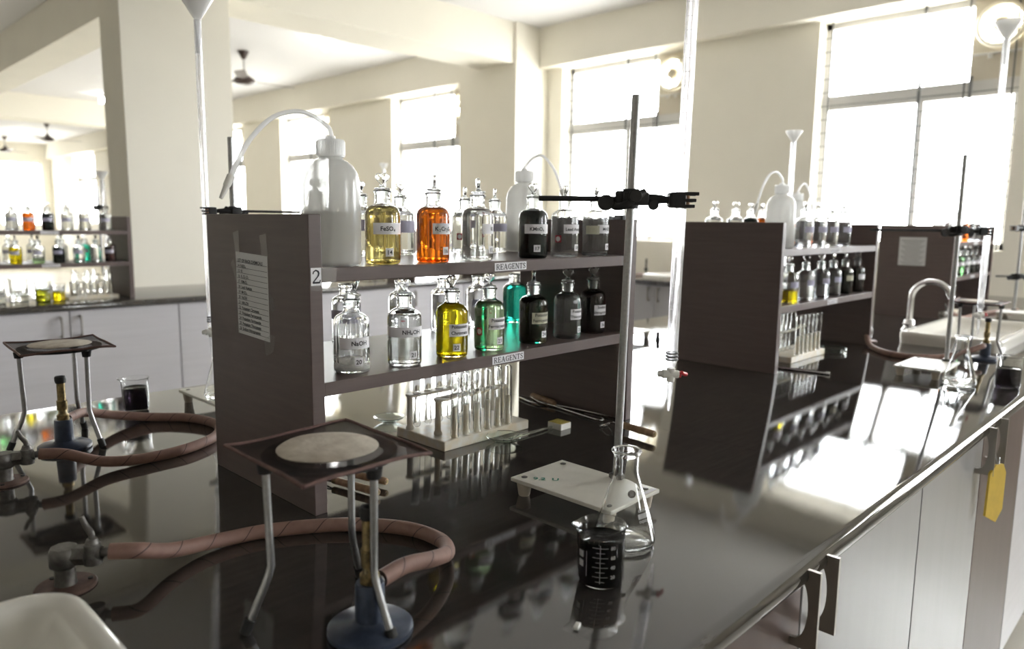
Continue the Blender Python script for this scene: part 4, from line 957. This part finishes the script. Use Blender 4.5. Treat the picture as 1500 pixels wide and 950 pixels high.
# ------------------------------------------------------------------ tripods, burners, hoses, gas taps
def tripod(label, glabel, x, y, rot, H=.192, gx=(-.077, .077), gy=(-.08, .08), grot=0., gname=None):
    t = thing('tripod_stand', label, 'tripod', (x, y, 0), rot, 'iron tripods')
    b = B(); rs = lathe(b, [(.058, H - .005), (.072, H - .005), (.072, H), (.058, H), (.058, H - .005)], 36); part('ring', b, 'black_iron', t)
    for k in range(3):
        a = rad(30 + 120 * k); d = Vector((math.cos(a), math.sin(a), 0))
        b = B(); pts = [d * .068 + Vector((0, 0, H - .004)), d * .066 + Vector((0, 0, .10)), d * .0655 + Vector((0, 0, .072)), d * .068 + Vector((0, 0, .063)), d * .073 + Vector((0, 0, .050)), d * .092 + Vector((0, 0, .006))]
        sweep(b, pts, .0042, 12); lg = part('leg', b, 'steel', t, 'bent steel leg', angle=.6)
        b = B(); q = d * .0885 + Vector((0, 0, .016)); e = d * .0945 + Vector((0, 0, .0)); sweep(b, [q, d * .092 + Vector((0, 0, .007)), e + Vector((0, 0, .0012))], .0062, 12); part('rubber_tip', b, 'black_rubber', lg, 'black rubber tip')
        b = B(); lathe(b, [(0, H - .016), (.0075, H - .016), (.009, H - .005), (0, H - .005)], 14, cx=d.x * .068, cy=d.y * .068); part('leg_socket', b, 'black_iron', lg)
    g = thing('wire_gauze', glabel, 'wire gauze', (x, y, H), grot, 'wire gauzes')
    b = B(); n = 14; V = {}
    random.seed(int(x * 100))
    ph = random.random() * 6
    for i in range(n + 1):
        for j in range(n + 1):
            px, py = gx[0] + (gx[1] - gx[0]) * i / n, gy[0] + (gy[1] - gy[0]) * j / n
            u, v = i / n * 2 - 1, j / n * 2 - 1
            V[i, j] = b.verts.new((px, py, .0012 + .0030 * (u * u * v * v) * math.sin(ph + u * 3 + v * 2) + .0012 * abs(math.sin(u * 2 + ph))))
    for i in range(n):
        for j in range(n): b.faces.new((V[i, j], V[i + 1, j], V[i + 1, j + 1], V[i, j + 1]))
    edge = [V[i, 0].co.copy() for i in range(n)] + [V[n, j].co.copy() for j in range(n)] + [V[i, n].co.copy() for i in range(n, 0, -1)] + [V[0, j].co.copy() for j in range(n, -1, -1)]
    bmesh.ops.solidify(b, geom=list(b.faces), thickness=.0008); part('mesh_sheet', b, 'gauze', g, 'rust brown wire mesh')
    b = B(); sweep(b, edge, .0022, 8); part('folded_rim', b, 'gauze_edge', g, 'folded rusty rim')
    b = B(); lathe(b, [(0, .0035), (.05, .0030), (.0535, .0032), (.0545, .0042), (.053, .0052), (.03, .0060), (0, .0058)], 48, cx=(gx[0] + gx[1]) / 2, cy=(gy[0] + gy[1]) / 2)
    for v in b.verts:
        a = math.atan2(v.co.y, v.co.x); v.co.x *= 1 + .02 * math.sin(3 * a + ph); v.co.y *= 1 + .02 * math.sin(5 * a)
    part('ceramic_disc', b, 'ceramic_fibre', g, 'round off-white ceramic centre', angle=1.)
def burner(label, x, y, inlet):
    t = thing('bunsen_burner', label, 'bunsen burner', (x, y, 0), inlet, 'bunsen burners')
    b = B(); lathe(b, [(0, 0), (.044, 0), (.046, .002), (.046, .007), (.043, .0095), (.020, .0125), (.0165, .016), (.0155, .054), (.0145, .057), (0, .057)], 40); part('base', b, 'blue_enamel', t, 'dark blue enamelled base')
    b = B(); lathe(b, [(0, .0565), (.0105, .0565), (.0105, .066), (.0085, .068), (.0072, .070), (.0072, .130), (0, .130)], 28); br = part('barrel', b, 'brass', t, 'tarnished brass barrel')
    b = B(); lathe(b, [(.0074, .076), (.0092, .076), (.0092, .094), (.0074, .094), (.0074, .076)], 24); part('air_collar', b, 'brass', br)
    b = B(); lathe(b, [(.0058, .128), (.0088, .128), (.0098, .133), (.0098, .139), (.0085, .141), (.0058, .141), (.0058, .128)], 28); part('burner_cap', b, 'black_iron', t, 'black burner head')
    b = B(); rod(b, (.012, 0, .049), (.034, 0, .049), .0050, seg=16); pipe(b, (.014, 0, .049), (.019, 0, .049), .0078, .004, 16); part('gas_inlet', b, 'dirty_steel', t)
def gas_tap(label, x, y, rot):
    t = thing('gas_tap', label, 'gas tap', (x, y, 0), rot, 'gas taps')
    b = B(); lathe(b, [(0, 0), (.033, 0), (.0335, .002), (.032, .0035), (.014, .0045), (0, .0045)], 40); fl = part('flange', b, 'rusty_flange', t, 'round rusty flange')
    for a in (.5, 2.6, 4.7):
        b = B(); lathe(b, [(0, .0043), (.003, .0043), (.003, .0058), (0, .0058)], 12, cx=.026 * math.cos(a), cy=.026 * math.sin(a)); part('screw', b, 'black_iron', fl)
    b = B(); lathe(b, [(0, .004), (.0125, .004), (.0115, .008), (.0115, .028), (0, .028)], 24); part('post', b, 'dirty_steel', t)
    b = B(); lathe(b, [(0, .026), (.014, .026), (.0168, .030), (.0168, .046), (.014, .051), (0, .051)], 8); rod(b, (.008, 0, .040), (.026, 0, .040), .0125, .012, seg=6); part('elbow', b, 'dirty_steel', t)
    b = B(); rod(b, (.033, 0, .028), (.033, 0, .054), .0105, .0095, seg=20, bev=.001); rod(b, (.022, 0, .040), (.044, 0, .042), .0095, .008, seg=16); part('valve_body', b, 'dirty_steel', t)
    b = B(); rod(b, (.033, 0, .053), (.033, 0, .060), .0085, .006, seg=16); sweep(b, catmull([(.033, 0, .058), (.032, .001, .066), (.026, .003, .074), (.021, .004, .086)], 5), .0042, 10, radii=[.0042 - .001 * abs(k - 6) / 8 for k in range(16)]); part('lever', b, 'dirty_steel', t, 'curved tap lever')
    b = B(); rod(b, (.043, 0, .042), (.064, 0, .045), .0055, .0058, seg=14); part('nozzle', b, 'dirty_steel', t)
def hose(label, pts, r=.0092):
    b = B(); sweep(b, catmull(pts, 12), r, 16, uv=True); return solo('rubber_hose', b, 'hose', label, 'hose', group='red rubber gas hoses', angle=1.2)
tripod('steel tripod in the foreground over the nearest bunsen burner', 'rusty wire gauze with white disc on the foreground tripod', .420, .682, rad(8), gx=(-.078, .076), gy=(-.078, .086))
burner('nearest bunsen burner, under the foreground tripod', .431, .628, rad(25))
gas_tap('gas tap in the foreground beside the white sink corner', .228, .965, -rad(40))
hose('thick brown rubber hose looping in the foreground from tap to burner', [(.268, .932, .043), (.296, .917, .040), (.34, .93, .022), (.40, .94, .012), (.475, .925, .0095), (.56, .87, .0095), (.612, .80, .0095), (.618, .735, .012), (.59, .685, .02), (.545, .658, .035), (.495, .648, .047), (.452, .6378, .049)], .0098)
tripod('steel tripod on the aisle side at the left edge', 'wire gauze with pale disc on the left tripod', .402, 1.618, rad(25), gx=(-.078, .078), gy=(-.075, .078), grot=rad(-2))
burner('bunsen burner under the left tripod, on the aisle side', .388, 1.575, rad(65))
gas_tap('gas tap at the left edge on the aisle side', .262, 1.432, -rad(20))
hose('brown rubber hose curving behind the end of the nearest rack to the left burner', [(.309, 1.4145, .043), (.345, 1.40, .038), (.40, 1.385, .016), (.47, 1.375, .0095), (.55, 1.385, .0095), (.62, 1.43, .0095), (.655, 1.51, .0095), (.635, 1.60, .0095), (.58, 1.66, .0095), (.51, 1.685, .022), (.45, 1.665, .042), (.402, 1.605, .049)], .0095)
tripod('tripod beside the white sink on the right', 'wire gauze on the tripod beside the white sink', 2.868, .600, rad(-8), gx=(-.075, .075), gy=(-.075, .075))
burner('bunsen burner under the tripod beside the white sink', 2.868, .568, rad(170))
gas_tap('gas tap behind the right end of the middle rack', 2.99, .985, rad(190))
hose('rubber hose curving round in front of the middle rack end to the right burner', [(2.945, .977, .043), (2.91, .965, .038), (2.84, .93, .014), (2.76, .88, .0095), (2.70, .82, .0095), (2.68, .76, .0095), (2.70, .715, .0095), (2.75, .66, .012), (2.79, .61, .03), (2.83, .575, .047), (2.85, .571, .049)], .0095)
gas_tap('gas tap in front of the rack beyond the sink', 3.86, .95, -rad(15))
hose('orange rubber hose running along beyond the white sink to the right edge', [(3.912, .936, .044), (3.95, .928, .036), (4.05, .915, .0095), (4.2, .90, .0095), (4.33, .885, .0095), (4.5, .86, .0095), (4.68, .80, .0095)], .0095)

# ------------------------------------------------------------------ sinks and tap
def sink(label, x0, x1, y0, y1, r=.06, zt=.045, wall=.03):
    t = thing('sink', label, 'sink', ((x0 + x1) / 2, (y0 + y1) / 2, 0)); cx, cy = (x0 + x1) / 2, (y0 + y1) / 2
    b = B(); L = []
    def loop(ins, z): L.append([b.verts.new((p - cx, q - cy, z)) for p, q in rrect(x0 + ins, x1 - ins, y0 + ins, y1 - ins, max(.006, r - ins), 8)])
    loop(.004, .0); loop(.0, zt - .016); loop(.001, zt - .006); loop(.005, zt - .001); loop(.011, zt); loop(wall - .007, zt - .001); loop(wall - .001, zt - .006); loop(wall + .004, zt - .018); loop(wall + .010, .016); loop(wall + .022, .006); loop(wall + .05, .0035)
    for a, c in zip(L, L[1:]):
        n = len(a)
        for i in range(n): b.faces.new((a[i], a[(i + 1) % n], c[(i + 1) % n], c[i]))
    b.faces.new(L[0][::-1]); b.faces.new(L[-1]); part('basin', b, 'white_ceramic', t, angle=1.2)
    b = B(); lathe(b, [(0, .0036), (.022, .0036), (.022, .0052), (.016, .0056), (0, .0045)], 28); part('drain', b, 'chrome', t, 'metal drain')
sink('white ceramic sink in the lower left foreground corner', -.42, .214, .535, .885)
sink('white ceramic sink beside the steel tap on the right', 3.03, 3.74, .552, .892, .03, .047)
sink('white ceramic sink on the window worktop, between the two nearer racks', 5.0, 5.5, 2.85, 3.42, .04, .04)
t = thing('swan_neck_tap', 'curved steel tap beside the white sink on the right', 'tap', (3.42, .965, 0), -rad(88))
b = B(); lathe(b, [(0, 0), (.03, 0), (.031, .006), (.024, .014), (.021, .018), (.021, .045), (.018, .05), (0, .05)], 28); part('tap_base', b, 'chrome', t)
b = B(); rod(b, (0, -.018, .034), (0, -.04, .034), .010, seg=14, bev=.002); rod(b, (-.014, -.044, .034), (.014, -.044, .034), .005); part('tap_handle', b, 'chrome', t)
b = B(); R = .075; sweep(b, [(0, 0, .045), (0, 0, .1), (0, 0, .14)] + [(R - R * math.cos(PI * k / 14), 0, .14 + R * math.sin(PI * k / 14)) for k in range(1, 13)], .0125, 18); part('spout', b, 'chrome', t)
b = B(); R = .075; a = PI * 12 / 14; p = Vector((R - R * math.cos(a), 0, .14 + R * math.sin(a))); rod(b, p, p + Vector((.008, 0, -.022)), .0145, .0135, seg=18, bev=.001); part('aerator', b, 'chrome', t)

# ------------------------------------------------------------------ test tube racks and tubes
def tube_mesh(seg=16, L=.125, r=.0078):
    def f():
        w = .0011; b = B()
        o = [(r * math.sin(PI / 2 * k / 6), r - r * math.cos(PI / 2 * k / 6)) for k in range(7)] + [(r, L - .003), (r + .0009, L - .001), (r + .0009, L)]
        i = [(r - w, L), (r - w, r)] + [((r - w) * math.cos(PI / 2 * k / 5), r - (r - w) * math.sin(PI / 2 * k / 5)) for k in range(1, 6)]
        i[-1] = (0, w); lathe(b, o + i, seg); return finish(b, 'test_tube', 'tube_glass', angle=1.2)
    return cached(('tube', seg, L, r), f)
def test_tube(x, y, z, label, inverted, seg=16, L=.125, r=.0078, group='test tubes in the near rack', lean=0.):
    o = link(tube_mesh(seg, L, r), 'test_tube', None, (x, y, z + (L if inverted else 0)), (PI if inverted else lean, 0, 0)); o['label'] = label; o['category'] = 'test tube'; o['group'] = group
ORD = ('first', 'second', 'third', 'fourth', 'fifth', 'sixth')
def tube_rack(label, x, y, W, D, npeg, rails, pegs, ztop=.09):
    t = thing('test_tube_rack', label, 'test tube rack', (x, y, 0), 0, 'white test tube racks')
    b = B(); box(b, 0, W, 0, D, 0, .020, .002); part('base', b, 'rack_plastic', t, 'stained white base block', smooth=False)
    for px in pegs:
        b = B(); lathe(b, [(0, .0195), (.0075, .0195), (.0062, .024), (.0052, .026), (.0050, .078), (.0035, .080), (0, .0805)], 14, cx=px, cy=.012); part('peg', b, 'rack_plastic', t)
    for yy, holes in rails:
        x0, x1 = holes[0] - .024, holes[-1] + .02
        tt = shape2d([rrect(x0, x1, yy - .0125, yy + .0125, .012, 5)] + [circ(h, yy, .0098, 20) for h in holes], .005, .0008)
        b = B(); paste(b, tt, Matrix.Translation((0, 0, ztop))); rl = part('rail', b, 'rack_plastic', t, 'pierced white rail', smooth=False)
        for px in (x0 + .006, x1 - .006):
            b = B(); lathe(b, [(0, .0195), (.0085, .0195), (.0085, .024), (.0062, .028), (.0058, ztop - .004), (.0075, ztop - .0025), (0, ztop - .0025)], 16, cx=px, cy=yy); part('post', b, 'rack_plastic', t)
TX, TY = .898, 1.052
P_ = [.935 + .0298 * k for k in range(6)]
HA = [.942 + .030 * k for k in range(6)]; HB = [.925 + .030 * k for k in range(6)]
tube_rack('white test tube rack on the bench under the nearest rack shelves', TX, TY, .238, .150, 6, [(.050, [h - TX for h in HA]), (.118, [h - TX for h in HB])], [p - TX for p in P_])
for k, p in enumerate(P_): test_tube(p, TY + .012, .0215, 'test tube upside down on the %s front peg from the left' % ORD[k], True, 24)
for k in (1, 2, 3, 5): test_tube(HA[k], TY + .050, .0205, 'upright test tube in the middle rail of the near rack, %s hole' % ORD[k], False, 20, .135)
for k in (0, 1, 2, 3, 4): test_tube(HB[k], TY + .118, .0205, 'upright test tube in the rear rail of the near rack, %s hole' % ORD[k], False, 20, .140)
T2X, T2Y = 2.300, .985
P2 = [2.37 + .033 * k for k in range(6)]
tube_rack('white test tube rack standing in the middle rack', T2X, T2Y, .27, .11, 6, [(.07, [.06 + .033 * k for k in range(6)])], [p - T2X for p in P2])
for k, p in enumerate(P2): test_tube(p, T2Y + .012, .0215, 'test tube upside down on the %s peg of the middle rack holder' % ORD[k], True, 12, .130, .009, 'test tubes in the middle rack')
for k in range(0, 4): test_tube(T2X + .06 + .033 * k, T2Y + .07, .0205, 'upright test tube in the %s hole of the middle rack holder' % ORD[k], False, 12, .135, .009, 'test tubes in the middle rack')
T3X, T3Y = 4.10, 1.0
tube_rack('white test tube rack in the rack beyond the sink', T3X, T3Y, .26, .11, 5, [(.07, [.05 + .033 * k for k in range(6)])], [.05 + .033 * k for k in range(5)])
for k in range(5): test_tube(T3X + .05 + .033 * k, T3Y + .012, .0215, 'test tube on the %s peg of the holder beyond the sink' % ORD[k], True, 12, .130, .009, 'test tubes beyond the sink')
T4X, T4Y = 1.165, 4.45
tube_rack('white test tube rack on the second bench by the pillar', T4X, T4Y, .25, .11, 6, [(.07, [.05 + .033 * k for k in range(6)])], [.05 + .033 * k for k in range(6)])
for k in range(6): test_tube(T4X + .05 + .033 * k, T4Y + .012, .0215, 'test tube on the %s peg of the holder by the pillar' % ORD[k], True, 12, .120, .009, 'test tubes by the pillar')
for k in (0, 2, 3, 5): test_tube(T4X + .05 + .033 * k, T4Y + .07, .0205, 'upright test tube in the %s hole of the holder by the pillar' % ORD[k], False, 12, .135, .009, 'test tubes by the pillar')
# glassware on the second bench
beaker(.84, 4.47, 'large clear beaker at the left edge of the second bench', 'water', .05, .045, .125, 2.6)
beaker(.955, 4.52, 'large clear beaker next to the olive one on the second bench', 'water', .04, .042, .12, 2.6)
beaker(1.045, 4.44, 'beaker of olive green liquid on the second bench', 'olive', .07, .036, .105, 2.6)
beaker(1.125, 4.475, 'beaker of bright yellow liquid on the second bench', 'yellow', .05, .031, .085, 2.6)

# ------------------------------------------------------------------ small things on the bench
def watch_glass(label, x, y, R, m_='green_glass', rot=(0, 0, 0), z=0.):
    b = B(); S_ = R * 1.6; t0 = math.asin(R / S_); o, i = [], []
    for k in range(9):
        a = t0 * k / 8; o.append((S_ * math.sin(a), S_ - S_ * math.cos(a)))
    for k in range(8, -1, -1):
        a = t0 * k / 8; i.append((max(0, S_ * math.sin(a) - (.0006 if k == 8 else 0)) if k else 0, S_ - S_ * math.cos(a) + .0016))
    lathe(b, o + i, 44); solo('watch_glass', b, m_, label, 'watch glass', (x, y, z), rot, 'watch glasses', angle=1.2)
watch_glass('greenish watch glass beside the front edge of the near test tube rack', 1.028, 1.018, .037)
watch_glass('watch glass lying behind the rusty gauze, left of the near test tube rack', .95, 1.30, .034)
b = B(); R = .05; rs = lathe(b, [(0, 0), (R, 0), (R + .001, .002), (R + .001, .016), (R, .017), (R - .002, .016), (R - .002, .003), (0, .0025)], 40)
solo('petri_dish', b, 'green_glass', 'shallow glass petri dish on the bench in the middle rack', 'petri dish', (2.635, .985, 0), angle=1.)
b = B(); rod(b, (0, 0, .004), (.02, -.15, .004), .004, seg=12, bev=.001); rod(b, (.0195, -.146, .0042), (.021, -.158, .0042), .006, seg=12); solo('stirring_rod', b, 'chrome', 'grey stirring rod in front of the middle rack test tubes', 'stirring rod', (2.19, .985, 0))
t = thing('glass_strip_probe', 'flat glass rod ending in a small white block with yellow sticker', 'probe', (1.19, .99, 0))
b = B(); box(b, -.165, -.014, .024, .030, .003, .006, .0008); part('glass_strip', b, 'green_glass', t, smooth=False, rot=(0, 0, .0))
b = B(); box(b, -.0165, .0165, .002, .040, 0, .0135, .001); part('block', b, 'white_plastic', t, smooth=False)
b = B(); box(b, -.0155, .0155, .003, .039, .01352, .0140); part('sticker', b, 'yellow_sticker', t, 'yellow printed sticker', smooth=False)
def tube_holder(label, x, y, rot, wood=.085, z=.010, wire=.13, r=.0062):
    """test tube holder: wooden handle towards +x, sprung wire loops towards -x"""
    t = thing('test_tube_holder', label, 'test tube holder', (x, y, 0), rot, 'wooden-handled test tube holders')
    b = B(); lathe(b, [(0, 0), (r * .75, 0), (r, .004), (r * 1.05, wood * .5), (r, wood - .003), (r * .8, wood), (0, wood)], 20, M=Matrix.Translation((0, 0, z)) @ Matrix.Rotation(PI / 2, 4, 'Y')); part('handle', b, 'wood_handle', t, 'turned wooden handle')
    b = B(); rod(b, (wood, 0, z), (wood + .0012, 0, z), r * .45, seg=12); pipe(b, (-.001, 0, z), (.008, 0, z), r * 1.02, r * .7, 16); part('ferrule', b, 'brass', t)
    b = B()
    for s in (-1, 1): sweep(b, catmull([(.004, 0, z), (-.02, s * .004, z - .001), (-wire * .55, s * .010, z - .004), (-wire * .85, s * .013, .0035), (-wire, s * .005, .0026), (-wire * .9, -s * .004, .0026), (-wire * .8, s * .006, .003)], 6), .0014, 8)
    part('wire_jaws', b, 'chrome', t, 'bent wire jaws')
tube_holder('wooden-handled test tube holder by the foot of the nearest rack, the upper one', .682, 1.050, rad(-75), .082, .011, .12)
tube_holder('test tube holder with wooden handle nearest to the tripod leg under the gauze', .648, 1.042, rad(-79), .10, .009, .12)
tube_holder('test tube holder with tan handle sticking out right of the nearest retort rod', 1.262, .905, rad(-97), .098, .016, .05, .0075)
t = thing('test_tube_tongs', 'wire tongs with brown wooden grip against the end panel under the nearest rack', 'tongs', (1.345, 1.235, 0), rad(256))
b = B(); lathe(b, [(0, 0), (.005, 0), (.0065, .004), (.0065, .095), (.005, .1), (0, .1)], 16, M=Matrix.Translation((0, 0, .009)) @ Matrix.Rotation(PI / 2, 4, 'Y')); part('handle', b, 'wood_handle', t, 'brown wooden grip')
for s in (0, 1):
    b = B(); sweep(b, catmull([(-.012, -.03 * s, .004), (.05, -.012 - .018 * s, .004), (.10, -.005 + .01 * s, .004), (.17, .0 + .03 * s, .004), (.25, .008 + .045 * s, .004), (.262, .018 + .045 * s, .004), (.25, .025 + .045 * s, .004), (.20, .014 + .034 * s, .005)], 8), .0017, 8); part('wire_arm', b, 'chrome', t, 'bent wire arm')
b = B(); lathe(b, [(0, 0), (.010, 0), (.010, .008), (.007, .012), (.0085, .022), (.006, .030), (0, .031)], 16); solo('rubber_stopper', b, 'black_rubber', 'small black rubber stub alone on the bright bench between the racks', 'stopper', (2.402, 1.555, 0))
b = B(); box(b, -.006, .006, -.003, .003, 0, .004, .001); solo('chalk_chip', b, 'white_plastic', 'tiny white chip on the bench in the near right foreground', 'chip', (.596, .475, 0), (0, 0, .4))
b = B(); rod(b, (0, 0, 0), (0, 0, .012), .02); rod(b, (0, 0, .01), (0, 0, .15), .008, seg=10); rod(b, (-.012, 0, .06), (.012, 0, .06), .012, seg=10)
solo('water_tap', b, 'black_iron', 'dark water tap on the window worktop between the two nearer racks', 'tap', (5.28, 3.56, 0))
b = B(); sweep(b, catmull([(5.18, 3.75, .012), (5.3, 3.65, .012), (5.45, 3.58, .012), (5.5, 3.46, .02), (5.52, 3.2, .02), (5.54, 2.9, .012)], 8), .009, 10, uv=True); solo('rubber_hose', b, 'hose', 'thin red hose lying on the window worktop', 'hose', group='red rubber gas hoses')
# yellow tag hanging from a door handle
t = thing('key_tag', 'yellow plastic tag hanging from a cabinet handle on the right', 'tag', (1.945, .346, -.095), 0.)
b = B(); prism(b, [(-.030, -.005), (-.008, .012), (.022, .010), (.036, -.012), (.036, -.10), (.012, -.128), (-.034, -.105)], Matrix(((.96, 0, .28, 0), (-.28, 0, .96, -.009), (0, 1, 0, -.012), (0, 0, 0, 1))) , .005); part('tag_plate', b, 'yellow_plastic', t, smooth=False)
b = B(); sweep(b, catmull([(.004, -.008, -.006), (.002, -.003, .012), (0, .004, .035), (-.004, .01, .012), (.0, -.003, -.004)], 6), .0012, 6); sweep(b, catmull([(.004, -.008, -.004), (.02, -.006, .01), (.03, -.004, .004), (.042, -.006, -.014)], 6), .0014, 6); part('cord', b, 'steel', t)

# ------------------------------------------------------------------ light, camera
W = bpy.data.worlds.new('World'); scene.world = W; W.use_nodes = True
nt = W.node_tree; bg = nt.nodes['Background']; bg.inputs[1].default_value = 15.
tc = N(nt, 'ShaderNodeTexCoord'); sx = N(nt, 'ShaderNodeSeparateXYZ'); nt.links.new(tc.outputs['Generated'], sx.inputs[0])
rp = N(nt, 'ShaderNodeValToRGB'); mr_ = N(nt, 'ShaderNodeMapRange'); mr_.inputs['From Min'].default_value = -1.; nt.links.new(sx.outputs[2], mr_.inputs[0]); nt.links.new(mr_.outputs[0], rp.inputs[0])
e0, e1 = rp.color_ramp.elements; e0.position = .44; e0.color = (.50, .49, .46, 1); e1.position = .52; e1.color = (.98, .99, 1., 1)     # bright ground, white overcast sky
nt.links.new(rp.outputs[0], bg.inputs[0])
for o in list(COL.objects):
    if o.parent is None: o.location.z += FLOOR
cd = bpy.data.cameras.new('Camera'); cam = bpy.data.objects.new('Camera', cd); COL.objects.link(cam); scene.camera = cam
Rv, Uv, Fv = (.69842112, -.71559998, .01116258), (.09019014, .10347628, .9905344), (.70998146, .69080339, -.13681008)
cam.matrix_world = Matrix(((Rv[0], Uv[0], -Fv[0], 0), (Rv[1], Uv[1], -Fv[1], 0), (Rv[2], Uv[2], -Fv[2], .44 + FLOOR), (0, 0, 0, 1)))
cd.sensor_width = 36.; cd.lens = 25.97; cd.clip_start = .02; cd.clip_end = 200.
cd.dof.use_dof = True; cd.dof.focus_distance = 1.2; cd.dof.aperture_fstop = 4.
scene.view_settings.view_transform = 'Standard'; scene.view_settings.look = 'None'; scene.view_settings.gamma = 1.; scene.view_settings.use_curve_mapping = False
scene.view_settings.exposure = 1.22
cy = scene.cycles
cy.max_bounces = 24; cy.transmission_bounces = 24; cy.transparent_max_bounces = 24; cy.diffuse_bounces = 6; cy.glossy_bounces = 8
cy.caustics_refractive = True; cy.caustics_reflective = True; cy.blur_glossy = .0
cy.sample_clamp_indirect = 12.; cy.use_denoising = True
